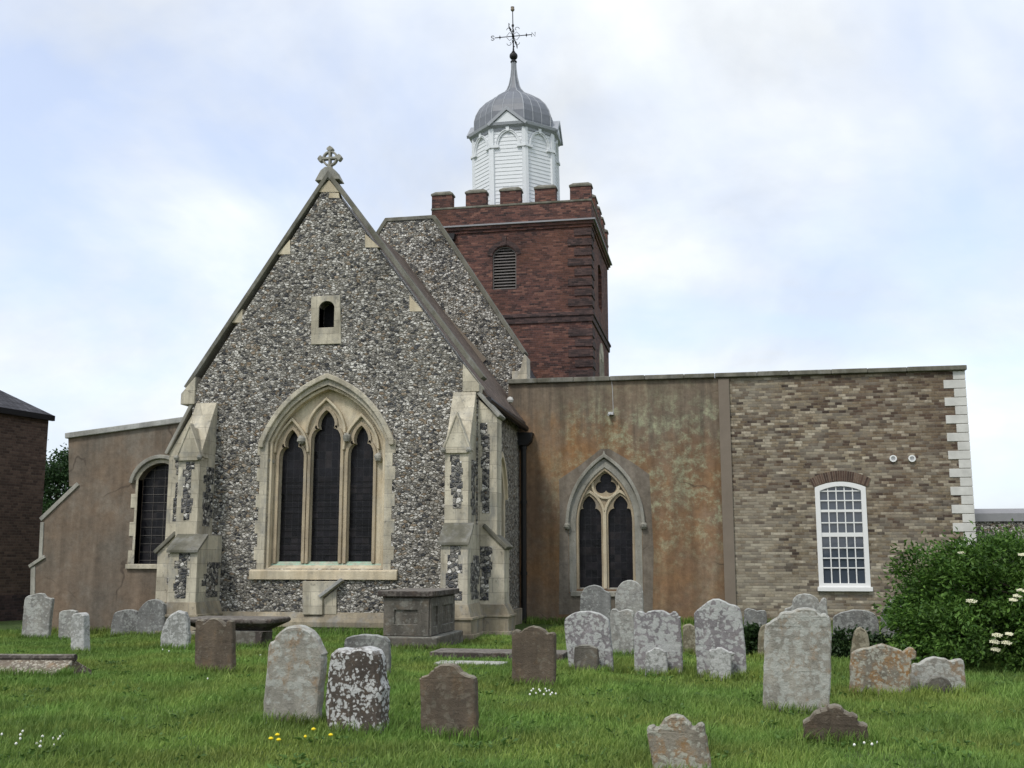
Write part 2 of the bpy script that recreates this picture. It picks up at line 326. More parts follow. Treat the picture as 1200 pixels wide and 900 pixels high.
stone('tomb_grey', (.145, .130, .108), (.10, .092, .077), (.30, .30, .26), .35, 5, .1, .1, .58)
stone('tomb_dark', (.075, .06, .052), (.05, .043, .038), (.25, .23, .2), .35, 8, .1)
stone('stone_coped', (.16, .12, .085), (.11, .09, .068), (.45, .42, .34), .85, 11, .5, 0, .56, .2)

# leaves and grass
def leafmat(name, a, b, tr=.25, rough=.55):
    m = Mat(name); g = m.n('ShaderNodeNewGeometry')
    c = m.mix(g.outputs['Random Per Island'], a, b)
    c = m.mix(1, c, m.ramp(m.noise(.9, 3, .6), [(.3, .68), (.7, 1.35)]), 'MULTIPLY')
    m.col(c); m.rough(rough); m.b.inputs['Specular IOR Level'].default_value = .3
    t = m.n('ShaderNodeBsdfTranslucent'); m.l(c, t.inputs[0]); ms = m.n('ShaderNodeMixShader'); ms.inputs[0].default_value = tr
    m.l(m.b.outputs[0], ms.inputs[1]); m.l(t.outputs[0], ms.inputs[2]); m.l(ms.outputs[0], m.out.inputs[0]); M[name] = m.m
leafmat('elder_leaf', (.032, .082, .013), (.120, .225, .038)); leafmat('weed_leaf', (.055, .115, .022), (.11, .20, .04)); leafmat('tree_leaf', (.02, .05, .015), (.05, .10, .03))
leafmat('ivy_leaf', (.018, .04, .012), (.045, .085, .025)); leafmat('grass_blade', (.110, .185, .034), (.260, .340, .085), .3, .6)
_m = M['grass_blade']; _t = _m.node_tree            # dry and lush patches through the lawn
_b = next(n for n in _t.nodes if n.type == 'BSDF_PRINCIPLED'); _src = _b.inputs['Base Color'].links[0].from_socket; _tr = next(n for n in _t.nodes if n.type == 'BSDF_TRANSLUCENT')
_n = _t.nodes.new('ShaderNodeTexNoise'); _n.inputs['Scale'].default_value = .42; _n.inputs['Detail'].default_value = 5; _n.inputs['Roughness'].default_value = .65; _t.links.new(next(n for n in _t.nodes if n.type == 'TEX_COORD').outputs['Object'], _n.inputs['Vector'])
_r = _t.nodes.new('ShaderNodeValToRGB'); _r.color_ramp.elements[0].position = .42; _r.color_ramp.elements[0].color = (.82, .98, .9, 1); _r.color_ramp.elements[1].position = .62; _r.color_ramp.elements[1].color = (1.16, 1.06, 1.0, 1); _t.links.new(_n.outputs[0], _r.inputs[0])
_x = _t.nodes.new('ShaderNodeMix'); _x.data_type = 'RGBA'; _x.blend_type = 'MULTIPLY'; _x.inputs[0].default_value = 1; _t.links.new(_src, _x.inputs[6]); _t.links.new(_r.outputs[0], _x.inputs[7])
_t.links.new(_x.outputs[2], _b.inputs['Base Color']); _t.links.new(_x.outputs[2], _tr.inputs[0])
m = Mat('ground'); c = m.mix(m.ramp(m.noise(.5, 5, .6), [(.35, 0), (.65, 1)]), (.055, .10, .020), (.10, .145, .034))
c = m.mix(m.ramp(m.noise(9, 6, .7), [(.5, 0), (.7, .7)]), c, (.05, .05, .025)); m.col(c); m.bump(m.noise(30, 6, .7), .05, .8); M['ground'] = m.m

# ------------------------------------------------------------------ mesh helpers
def FX(o): return lambda u, v, d: (u, d, v)          # plates in the X-Z plane
XZ = lambda u, v, d: (u, d, v)                       # d = Y
YZ = lambda u, v, d: (d, u, v)                       # u = Y, d = X
class MB:
    def __init__(s): s.v = []; s.f = []
    def add(s, v, f):
        k = len(s.v); s.v += [tuple(p) for p in v]; s.f += [tuple(i + k for i in q) for q in f]; return s
    def box(s, x0, x1, y0, y1, z0, z1):
        v = [(x, y, z) for z in (z0, z1) for y in (y0, y1) for x in (x0, x1)]
        return s.add(v, [(0, 2, 3, 1), (4, 5, 7, 6), (0, 1, 5, 4), (2, 6, 7, 3), (0, 4, 6, 2), (1, 3, 7, 5)])
    def plate(s, outer, d0, d1, holes=(), fr=XZ, back=True):
        loops = [list(outer)] + [list(h) for h in holes]
        flat = [p for l in loops for p in l]; n = len(flat)
        tris = tessellate_polygon([[Vector((a, b, 0)) for a, b in l] for l in loops])
        v = [fr(a, b, d0) for a, b in flat] + [fr(a, b, d1) for a, b in flat]
        f = [tuple(t) for t in tris]
        if back: f += [tuple(i + n for i in reversed(t)) for t in tris]
        k = 0
        for l in loops:
            for i in range(len(l)):
                a = k + i; b = k + (i + 1) % len(l); f.append((a, b, b + n, a + n))
            k += len(l)
        return s.add(v, f)
    def band(s, path, w, d0, d1, fr=XZ, closed=False, shift=0.0):
        n = len(path); L = []; Rr = []
        for i in range(n):
            p = Vector(path[i])
            a = Vector(path[i - 1]) if (i or closed) else None; b = Vector(path[(i + 1) % n]) if (i < n - 1 or closed) else None
            t1 = (p - a).normalized() if a is not None else None; t2 = (b - p).normalized() if b is not None else None
            if t1 is None: t1 = t2
            if t2 is None: t2 = t1
            n1 = Vector((-t1.y, t1.x)); n2 = Vector((-t2.y, t2.x)); m_ = n1 + n2
            m_ = m_.normalized() if m_.length > 1e-4 else n1
            k = 1 / max(.45, m_.dot(n1))
            L.append(p + m_ * k * (shift + w / 2)); Rr.append(p + m_ * k * (shift - w / 2))
        v = []; f = []
        for l, r in zip(L, Rr): v += [fr(l.x, l.y, d0), fr(r.x, r.y, d0), fr(r.x, r.y, d1), fr(l.x, l.y, d1)]
        for i in range(n if closed else n - 1):
            a = i * 4; b = ((i + 1) % n) * 4
            for j in range(4): f.append((a + j, a + (j + 1) % 4, b + (j + 1) % 4, b + j))
        if not closed: f += [(0, 1, 2, 3), tuple((n - 1) * 4 + j for j in (3, 2, 1, 0))]
        return s.add(v, f)
    def tube(s, path, r, seg=8, cap=True):
        path = [Vector(p) for p in path]; rr = r if isinstance(r, (list, tuple)) else [r] * len(path)
        v = []; f = []
        for i, p in enumerate(path):
            t = (path[min(i + 1, len(path) - 1)] - path[max(i - 1, 0)]).normalized()
            u = t.orthogonal().normalized() if i == 0 else (u - t * u.dot(t)).normalized()
            q = t.cross(u)
            for j in range(seg):
                a = 2 * PI * j / seg; v.append(p + (u * math.cos(a) + q * math.sin(a)) * rr[i])
        for i in range(len(path) - 1):
            for j in range(seg): f.append((i * seg + j, i * seg + (j + 1) % seg, (i + 1) * seg + (j + 1) % seg, (i + 1) * seg + j))
        if cap: f += [tuple(range(seg - 1, -1, -1)), tuple((len(path) - 1) * seg + j for j in range(seg))]
        return s.add(v, f)
    def lathe(s, cx, cy, prof, seg=24, rot=0.0):
        v = []; f = []
        for r, z in prof:
            for j in range(seg):
                a = rot + 2 * PI * j / seg; v.append((cx + r * math.cos(a), cy + r * math.sin(a), z))
        for i in range(len(prof) - 1):
            for j in range(seg): f.append((i * seg + j, i * seg + (j + 1) % seg, (i + 1) * seg + (j + 1) % seg, (i + 1) * seg + j))
        f += [tuple(range(seg - 1, -1, -1)), tuple((len(prof) - 1) * seg + j for j in range(seg))]
        return s.add(v, f)
    def ball(s, c, r, sx=1, sy=1, sz=1, seg=12, jit=0):
        prof = []
        v = []; f = []; n = seg // 2
        for i in range(1, n):
            a = PI * i / n
            for j in range(seg):
                b = 2 * PI * j / seg; k = r * (1 + random.uniform(-jit, jit))
                v.append((c[0] + k * sx * math.sin(a) * math.cos(b), c[1] + k * sy * math.sin(a) * math.sin(b), c[2] + k * sz * math.cos(a)))
        top = len(v); v.append((c[0], c[1], c[2] + r * sz)); v.append((c[0], c[1], c[2] - r * sz))
        for i in range(n - 2):
            for j in range(seg): f.append((i * seg + j, i * seg + (j + 1) % seg, (i + 1) * seg + (j + 1) % seg, (i + 1) * seg + j))
        for j in range(seg): f.append((top, j, (j + 1) % seg)); f.append((top + 1, (n - 2) * seg + (j + 1) % seg, (n - 2) * seg + j))
        return s.add(v, f)
    def build(s, name, mat, parent=None, origin=None, smooth=False, bevel=0.0):
        o0 = Vector(origin) if origin is not None else (Vector(parent['_o']) if parent is not None else Vector((0, 0, 0)))
        me = bpy.data.meshes.new(name); me.from_pydata([tuple(Vector(p) - o0) for p in s.v], [], s.f)
        bm = bmesh.new(); bm.from_mesh(me); bmesh.ops.recalc_face_normals(bm, faces=bm.faces); bm.to_mesh(me); bm.free()
        me.materials.append(M[mat])
        if smooth:
            me.polygons.foreach_set('use_smooth', [True] * len(me.polygons))
        o = bpy.data.objects.new(name, me); C.objects.link(o)
        if bevel:
            b = o.modifiers.new('bevel', 'BEVEL'); b.width = bevel; b.segments = 2; b.limit_method = 'ANGLE'; b.angle_limit = R(35)
        if parent is not None: o.parent = parent
        else: o.location = o0
        o['_o'] = tuple(o0); return o
def tag(o, label=None, cat=None, group=None, kind=None):
    if label: o['label'] = label
    if cat: o['category'] = cat
    if group: o['group'] = group
    if kind: o['kind'] = kind
    return o
def thing(name, loc, label, cat, group=None):
    o = bpy.data.objects.new(name, None); C.objects.link(o); o.location = loc; o.empty_display_size = .3; o['_o'] = tuple(loc)
    return tag(o, label, cat, group)

# 2-D outlines
def arch_pts(xl, xr, zs, za, n=10):
    xm = (xl + xr) / 2; wd = xm - xl; h = za - zs; r = (wd * wd + h * h) / (2 * wd); cx = xl + r
    a0 = PI; a1 = math.atan2(h, xm - cx)
    left = [(cx + r * math.cos(a0 + (a1 - a0) * i / n), zs + r * math.sin(a0 + (a1 - a0) * i / n)) for i in range(n + 1)]
    return left + [(2 * xm - x, z) for x, z in reversed(left[:-1])]
def low_arch(xl, xr, zs, za, n=10, bulge=.115):
    """two flatter arcs meeting in a point: the east window's drop arch"""
    xm = (xl + xr) / 2; p, q = Vector((xl, zs)), Vector((xm, za)); ch = (q - p); L = ch.length; nn = Vector((-ch.y, ch.x)) / L
    left = []
    for i in range(n + 1):
        t = i / n; r = p + ch * t + nn * (bulge * L * 4 * t * (1 - t)); left.append((r.x, r.y))
    return left + [(2 * xm - x, z) for x, z in reversed(left[:-1])]
def seg_pts(xl, xr, zs, za, n=12):
    xm = (xl + xr) / 2; wd = xm - xl; h = za - zs; r = (wd * wd + h * h) / (2 * h); cz = za - r
    a = math.asin(min(1, wd / r)); return [(xm + r * math.sin(-a + 2 * a * i / n), cz + r * math.cos(-a + 2 * a * i / n)) for i in range(n + 1)]
def closed_arch(xl, xr, zb, zs, za, n=10): return [(xl, zb)] + arch_pts(xl, xr, zs, za, n) + [(xr, zb)]
CUSP = [(1, 0), (.99, .10), (.93, .22), (.80, .33), (.63, .39), (.50, .40), (.55, .48), (.56, .58), (.50, .70), (.36, .83), (.17, .94), (0, 1)]
def closed_low(xl, xr, zb, zs, za, n=10): return [(xl, zb)] + low_arch(xl, xr, zs, za, n) + [(xr, zb)]
def light(xl, xr, zb, zs, za):
    xm = (xl + xr) / 2; w_ = (xr - xl) / 2; h = za - zs
    rt = [(xm + w_ * u, zs + h * v) for u, v in CUSP]
    return [(xl, zb)] + [(2 * xm - x, z) for x, z in rt] + [p for p in reversed(rt[:-1])] + [(xr, zb)]
def circle(cx, cz, r, n=24): return [(cx + r * math.cos(2 * PI * i / n), cz + r * math.sin(2 * PI * i / n)) for i in range(n)]
def trefoil(cx, cz, r):
    out = []
    for k in range(3):
        a = PI / 2 + k * 2 * PI / 3; lx, lz = cx + .46 * r * math.cos(a), cz + .46 * r * math.sin(a)
        for i in range(13): b = a - 2.05 + 4.1 * i / 12; out.append((lx + .50 * r * math.cos(b), lz + .50 * r * math.sin(b)))
    return out

# ------------------------------------------------------------------ ground
def gz_terrain(x, y):
    t = np.clip((-10.5 - x) / 4.0, 0, 1); t = t * t * (3 - 2 * t)
    return -.10 * t + .022 * np.sin(x * .9 + 1.3) * np.cos(y * .7) + .012 * np.sin(x * 2.3 + y * 1.7)
def make_ground():
    xs = np.concatenate([np.linspace(-600, -40, 12), np.linspace(-36, 24, 151), np.linspace(28, 600, 12)])
    ys = np.concatenate([np.linspace(-200, 0, 8), np.linspace(2, 40, 96), np.linspace(44, 1200, 14)])
    g = MB(); nx, ny = len(xs), len(ys)
    v = [(x, y, float(gz_terrain(x, y))) for y in ys for x in xs]
    f = [(j * nx + i, j * nx + i + 1, (j + 1) * nx + i + 1, (j + 1) * nx + i) for j in range(ny - 1) for i in range(nx - 1)]
    o = g.add(v, f).build('ground', 'ground', smooth=True); tag(o, kind='structure'); o['label'] = 'grassy churchyard ground'
make_ground()

# ------------------------------------------------------------------ THE CHURCH
YC, YT, YN, YW, YL = 22.5, 27.45, 28.55, 42.0, 23.0
AX, CL, CR = -8.55, -11.72, -5.05
church = thing('church', (AX, YC, 0), 'old flint and brick church with a red brick tower, white cupola and rendered side wings', 'church')
def part(mb, name, mat, parent=church, **k): return mb.build(name, mat, parent, **k)

# ---- chancel gable wall
ap = (gx(385, 205, YC), gz(385, 205, YC)); elz = 5.42
el = (CL - .18, elz); er = (CR + .10, elz - .05)
wl, wr = gx(303, 600, YC), gx(459, 600, YC)
zs_o, za_o = gz(380, 517, YC), gz(381, 441, YC); zb_o = gz(380, 672, YC)
win_hole = closed_low(wl + .15, wr - .15, zb_o + .1, zs_o, za_o - .15)
slot = (gx(374, 370, YC), gx(392, 370, YC), gz(383, 384, YC), gz(383, 360, YC), gz(383, 353, YC))
slot_hole = [(slot[0], slot[2])] + seg_pts(slot[0], slot[1], slot[3], slot[4], 8) + [(slot[1], slot[2])]
b = MB(); b.plate([(CL, -.4), (CL, elz - .05), (ap[0], ap[1] - .17), (CR, elz - .1), (CR, -.4)], YC, YC + .7, [win_hole, slot_hole])
gable = part(b, 'chancel_gable_wall', 'flint')
# north side wall with its lancet, south side wall
lw = (24.15, 25.35); lz0, lzs, lza = 1.0, 3.0, 4.0
hole = closed_arch(lw[0] + .15, lw[1] - .15, lz0 + .1, lzs, lza - .12)
b = MB(); b.plate([(YC + .7, -.4), (YC + .7, elz - .1), (YN, elz - .1), (YN, -.4)], CR - .6, CR, [hole], YZ)
side = part(b, 'chancel_side_wall', 'flint')
b = MB(); b.box(CL, CL + .6, YC + .7, YN, -.4, elz - .1); part(b, 'chancel_side_wall', 'flint')
b = MB(); b.plate(closed_arch(lw[0], lw[1], lz0, lzs, lza), CR - .05, CR + .04, [closed_arch(lw[0] + .2, lw[1] - .2, lz0 + .15, lzs, lza - .2)], YZ)
b.band(arch_pts(lw[0] - .03, lw[1] + .03, lzs, lza + .04), .09, CR + .0, CR + .10, YZ)
swf = part(b, 'side_window', 'ashlar_smooth')
b = MB(); b.plate(closed_arch(lw[0] + .1, lw[1] - .1, lz0 + .1, lzs, lza - .1), CR - .30, CR - .28, (), YZ); part(b, 'window_glass', 'glass', swf)

# gable copings (verge stones) and kneelers
b = MB()
b.band([(el[0] - .02, el[1] + .06), (ap[0], ap[1] + .05), (er[0] + .02, er[1] + .12)], .095, YC - .05, YC + .30, shift=-.02)
cop = part(b, 'gable_coping', 'coping', bevel=.01)
for px, py, px2, py2, s in ((213, 452, 229, 474, 1), (543, 424, 562, 459, -1)):
    x0, z1 = at(px, py, YC); x1, z0 = at(px2, py2, YC)
    b = MB()
    if s > 0: b.plate([(x0 + .02, z0), (x0 + .02, z0 + .25), (x1, z1 + .2), (x1, z0)], YC - .06, YC + .5)
    else: b.plate([(x0, z0), (x0, z1 - .05), (x1, z0 + .15), (x1, z0)], YC - .06, YC + .5)
    part(b, 'kneeler_stone', 'ashlar', cop, bevel=.01)
for tri in ([(325, 298), (340, 298), (340, 281)], [(270, 378), (284, 378), (284, 362)], [(428, 290), (445, 290), (428, 274)], [(480, 365), (496, 365), (480, 346)],
            [(372, 225), (398, 225), (386, 211)], [(385, 232), (398, 232), (397, 226), (386, 226)]):
    b = MB(); b.plate(pts(tri, YC), YC - .006, YC + .2); part(b, 'bonding_stone', 'ashlar_smooth', gable)
# chancel roof
b = MB(); rz = ap[1] - .28
b.plate([(CL - .30, elz - .46), (ap[0], rz), (CR + .16, elz - .30), (CR + .14, elz - .44), (ap[0], rz - .16), (CL - .28, elz - .58)], YC + .3, YN)
part(b, 'chancel_roof', 'roof_tile')
b = MB(); b.tube([(CR + .20, YC + .15, elz - .40), (CR + .20, YT - .12, elz - .48)], .075); part(b, 'gutter', 'black_iron')
# gable cross
cx, cz = at(387, 186, YC + .15); b = MB()
b.plate([(cx - .30, ap[1] - .12), (cx - .17, ap[1] + .12), (cx - .07, ap[1] + .20), (cx + .07, ap[1] + .20), (cx + .17, ap[1] + .12), (cx + .30, ap[1] - .12)], YC - .02, YC + .34)
b.plate([(cx - .06, ap[1] + .18), (cx - .045, cz - .16), (cx + .045, cz - .16), (cx + .06, ap[1] + .18)], YC + .09, YC + .21)
b.band(circle(cx, cz, .165, 20), .045, YC + .10, YC + .20, closed=True)
for k in range(4):
    a = PI / 2 * k; c_, s_ = math.cos(a), math.sin(a)
    P2 = lambda u, v: (cx + u * c_ - v * s_, cz + u * s_ + v * c_)
    b.plate([P2(.0, -.022), P2(.2, -.03), P2(.2, .03), P2(0, .022)], YC + .085 + k * .002, YC + .215 - k * .002)
    if k != 3: b.plate([P2(.185, -.05), P2(.22, -.085), P2(.26, -.06), P2(.30, 0), P2(.26, .06), P2(.22, .085), P2(.185, .05)], YC + .08, YC + .22)
part(b, 'gable_cross', 'ashlar_grey', bevel=.012)
# slot window surround
b = MB(); o_ = pts([(365, 404), (365, 348), (399, 346), (400, 403)], YC); b.plate(o_, YC - .03, YC + .3, [slot_hole]); sl = part(b, 'slit_window', 'ashlar', bevel=.01)
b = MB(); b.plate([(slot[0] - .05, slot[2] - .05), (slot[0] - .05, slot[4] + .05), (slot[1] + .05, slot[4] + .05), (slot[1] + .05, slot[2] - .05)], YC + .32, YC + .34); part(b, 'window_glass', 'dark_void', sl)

# ---- chancel east window
def toothed(xl, xr, zb, zs, za, n=5, t=.07):
    """arch outline whose jambs step in and out like bonded quoin stones"""
    L = []; h = (zs - zb) / (2 * n)
    for i in range(2 * n):
        d = t if i % 2 else 0; L += [(xl - d, zb + i * h), (xl - d, zb + (i + 1) * h)]
    Rr = [(2 * (xl + xr) / 2 - x, z) for x, z in reversed(L)]
    return L + low_arch(xl - .02, xr + .02, zs, za)[0:] + Rr
fr_in = closed_low(wl + .17, wr - .17, zb_o + .05, zs_o, za_o - .19)
b = MB(); b.plate(toothed(wl, wr, zb_o, zs_o, za_o - .02), YC - .012, YC + .30, [fr_in]); ew = part(b, 'east_window', 'ashlar')
b = MB(); b.band([(wl + .02, zs_o - .12)] + low_arch(wl + .02, wr - .02, zs_o - .02, za_o + .0, 14) + [(wr - .02, zs_o - .12)], .115, YC - .09, YC + .04); part(b, 'hood_mould', 'ashlar', ew, bevel=.02)
b = MB(); b.band([(wl + .21, zb_o + .1)] + low_arch(wl + .21, wr - .21, zs_o, za_o - .24, 14) + [(wr - .21, zb_o + .1)], .075, YC + .06, YC + .36); part(b, 'inner_moulding', 'ashlar_smooth', ew, bevel=.02)
T = YC + .24
zbl = gz(380, 660, T)
lights = []
for (a, c, sp, apx) in ((326, 355, 537, 503), (363, 398, 517, 481), (407, 437, 535, 500)):
    lights.append(light(gx(a, 600, T), gx(c, 600, T), zbl, gz(380, sp, T), gz(380, apx, T)))
b = MB(); b.plate(closed_low(wl + .16, wr - .16, zb_o, zs_o, za_o - .18, 12), T, T + .22, lights); tr = part(b, 'tracery', 'ashlar_smooth', ew)
b = MB()
for l in lights:
    b.band(l, .07, T - .05, T + .02, closed=False, shift=.035)
part(b, 'light_moulding', 'ashlar_tracery', tr, bevel=.012)
b = MB()
for (a, c, sp, apx) in ((321, 360, 530, 493), (358, 403, 508, 470), (402, 443, 528, 490)):
    xl_, xr_ = gx(a, 600, T), gx(c, 600, T); z0_, z1_ = gz(380, sp, T), gz(380, apx, T)
    p_ = arch_pts(xl_, xr_, z0_, z1_, 8)
    xm_ = (xl_ + xr_) / 2
    p_ = [(x, z + (.045 * (1 - min(1, abs(x - xm_) / .12)) if abs(x - xm_) < .12 else 0)) for x, z in p_]
    b.band(p_, .055, T - .10, T + .01)
part(b, 'label_mould', 'ashlar_smooth', tr, bevel=.015)
for px, py in ((319, 541), (355, 516), (408, 513), (445, 536)):
    x, z = at(px, py, T); b = MB(); b.ball((x, T - .10, z), .095, 1, 1, 1.1, 10, .16); part(b, 'carved_head', 'ashlar_grey', tr)
b = MB(); b.plate([(gx(x, y, T), gz(x, y, T)) for x, y in ((318, 668), (318, 480), (445, 480), (445, 668))], T + .15, T + .17); part(b, 'window_glass', 'glass', ew)
b = MB()
for i in range(14):
    z = zbl + .03 + i * .135 + random.uniform(-.01, .01); b.box(gx(326, 600, T), gx(355, 600, T), T + .135, T + .143, z, z + .008); b.box(gx(363, 600, T), gx(398, 600, T), T + .135, T + .143, z + .01, z + .018); b.box(gx(407, 600, T), gx(437, 600, T), T + .135, T + .143, z, z + .008)
part(b, 'saddle_bar', 'black_iron', ew)
xs0, xs1 = gx(293, 676, YC), gx(466, 676, YC); z0, z1 = gz(380, 681, YC), gz(380, 668, YC)
b = MB(); b.plate([(YC - .07, z0 + .03), (YC - .07, z1 - .02), (T + .1, zbl + .02), (T + .1, z0 + .03)], xs0, xs1, (), YZ); part(b, 'window_sill', 'ashlar_smooth', ew, bevel=.01)
b = MB(); b.plate([(YC + .10, z1), (YC + .10, z1 + .02), (T + .05, zbl + .035), (T + .05, z1)], wl + .25, wr - .25, (), YZ); part(b, 'sloping_sill', 'sill_green', ew)
# blocked pier below the window
b = MB(); b.plate(pts([(357, 720), (357, 681), (404, 681), (380, 700), (380, 720)], YC), YC - .13, YC + .1)
b.plate(pts([(380, 720), (380, 702), (395, 690), (395, 720)], YC), YC - .05, YC + .1); pier = part(b, 'sill_pier', 'ashlar', bevel=.01)
b = MB(); b.band(pts([(377, 699), (403, 679)], YC), .07, YC - .18, YC - .02); part(b, 'sloping_string', 'coping_pale', pier, bevel=.01)
# plinth
def plinth(name, x0, x1, y0, y1, zt, proj, zc=.10, mat='ashlar_plinth'):
    b = MB(); zt0 = zt - .26
    b.plate([(y0 - proj, -.3), (y0 - proj, zt0 - .06), (y0 - proj - .05, zt0 - .05), (y0 - proj - .05, zt0 + .06), (y0 - .0, zt), (y1, zt), (y1, -.3)], x0, x1, (), YZ)
    return part(b, name, mat, bevel=.008)
plinth('plinth', CL + .2, CR - .2, YC - .004, YC + .3, gz(330, 717, YC) + .0, .12)
b = MB(); b.box(CR - .1, CR + .10, YC + .9, YN, -.3, .38); part(b, 'plinth', 'ashlar_plinth', bevel=.02)

# ---- corner buttresses
def tooth_panel(fr, u0, u1, v0, v1, d, n, side=0.25):
    """squared knapped-flint panel with stepped edges"""
    L = []; Rr = []; h = (v1 - v0) / n; wd = u1 - u0
    for i in range(n):
        a = u0 + wd * random.choice((0, side, side * .4)); c = u1 - wd * random.choice((0, side, side * .4))
        L += [(a, v0 + i * h), (a, v0 + (i + 1) * h)]; Rr += [(c, v0 + i * h), (c, v0 + (i + 1) * h)]
    # drop repeated points
    out = []
    for p in L + Rr[::-1]:
        if not out or (abs(p[0] - out[-1][0]) + abs(p[1] - out[-1][1])) > 1e-5: out.append(p)
    b = MB(); b.plate(out, d, d + (.05 if fr is XZ else -.05), (), fr); return b
Y1, Y2 = 21.38, 21.78                       # fronts of the lower and the upper stage
def front_buttress(l0, l1, u0, u1, topy, capy, gaby, dripy, offy):
    X0, X1 = gx(l0, 680, Y1), gx(l1, 680, Y1); U0, U1 = gx(u0, 570, Y2), gx(u1, 570, Y2)
    zd, zo = gz((l0 + l1) / 2, dripy, Y1), gz((u0 + u1) / 2, offy, Y2); zc = gz((u0 + u1) / 2, capy, Y2); zt = gz((u0 + u1) / 2, topy, YC); zg = gz((u0 + u1) / 2, capy + (gaby - capy) * .80, Y2)
    b = MB(); b.plate([(Y1, -.3), (Y1, zd), (Y2 - .02, zo), (YC + .1, zo), (YC + .1, -.3)], X0, X1, (), YZ)
    bt = part(b, 'buttress', 'ashlar', bevel=.01)
    b = MB(); b.plate([(Y2, zo - .3), (Y2, zc), (YC - .05, zt), (YC + .1, zt), (YC + .1, zo - .3)], U0, U1, (), YZ); part(b, 'upper_stage', 'ashlar', bt, bevel=.01)
    b = MB(); b.plate([(Y1 - .07, zd - .05), (Y1 - .07, zd + .01), (Y2 - .01, zo + .03), (Y2 - .01, zo - .05)], X0 - .04, X1 + .04, (), YZ); part(b, 'weathering', 'coping', bt, bevel=.01)
    xm = (U0 + U1) / 2; b = MB()
    b.plate([(U0 - .03, zc - .02), (xm, zg), (U1 + .03, zc - .02)], Y2 - .05, Y2 + .36)
    b.plate([(U0 - .01, zc - .09), (U0 - .01, zc - .02), (U1 + .01, zc - .02), (U1 + .01, zc - .09)], Y2 - .055, Y2 + .2); g_ = part(b, 'gablet', 'ashlar', bt, bevel=.01)
    b = MB(); b.band([(U0 - .03, zc - .01), (xm, zg + .03), (U1 + .03, zc - .01)], .045, Y2 - .07, Y2 + .12); part(b, 'gablet_moulding', 'ashlar', g_, bevel=.015)
    for x in (U0 - .02, U1 + .02):
        b = MB(); b.ball((x, Y2 - .07, zc - .03), .06, jit=.15, seg=8); part(b, 'carved_head', 'ashlar_grey', g_)
    part(tooth_panel(XZ, U0 + (U1 - U0) * .22, U0 + (U1 - U0) * .76, zo + .32, zc - .12, Y2 - .006, 8), 'flint_panel', 'flint_panel', bt)
    part(tooth_panel(XZ, X0 + (X1 - X0) * .20, X0 + (X1 - X0) * .80, .78, zd - .06, Y1 - .006, 6), 'flint_panel', 'flint_panel', bt)
    part(tooth_panel(YZ, Y2 + .2, YC - .03, zo + .2, zc - .2, U1 + .006, 7), 'flint_panel', 'flint_panel', bt)
    part(tooth_panel(YZ, Y1 + .25, YC - .03, .78, zd - .25, X1 + .006, 6), 'flint_panel', 'flint_panel', bt)
    b = MB()
    for (e, za, zb2) in ((.05, .42, .70), ):
        x0, x1, y0 = X0 - .10, X1 + .10, Y1 - .10
        v = [(x0, y0, -.3), (x1, y0, -.3), (x1, YC, -.3), (x0, YC, -.3), (x0, y0, .40), (x1, y0, .40), (x1, YC, .40), (x0, YC, .40),
             (X0 - .005, Y1 - .012, .70), (X1 + .012, Y1 - .012, .70), (X1 + .012, YC, .70), (X0 - .005, YC, .70)]
        f = [(0, 1, 5, 4), (1, 2, 6, 5), (3, 0, 4, 7), (4, 5, 9, 8), (5, 6, 10, 9), (7, 4, 8, 11), (8, 9, 10, 11), (0, 3, 2, 1), (2, 3, 7, 6), (6, 7, 11, 10)]
        b.add(v, f)
        b.box(x0 - .035, x1 + .035, y0 - .035, YC, .395, .45); b.box(x0 - .06, x1 + .06, y0 - .06, YC, -.3, .12)
    part(b, 'buttress_plinth', 'ashlar_plinth', bt, bevel=.012)
    return bt
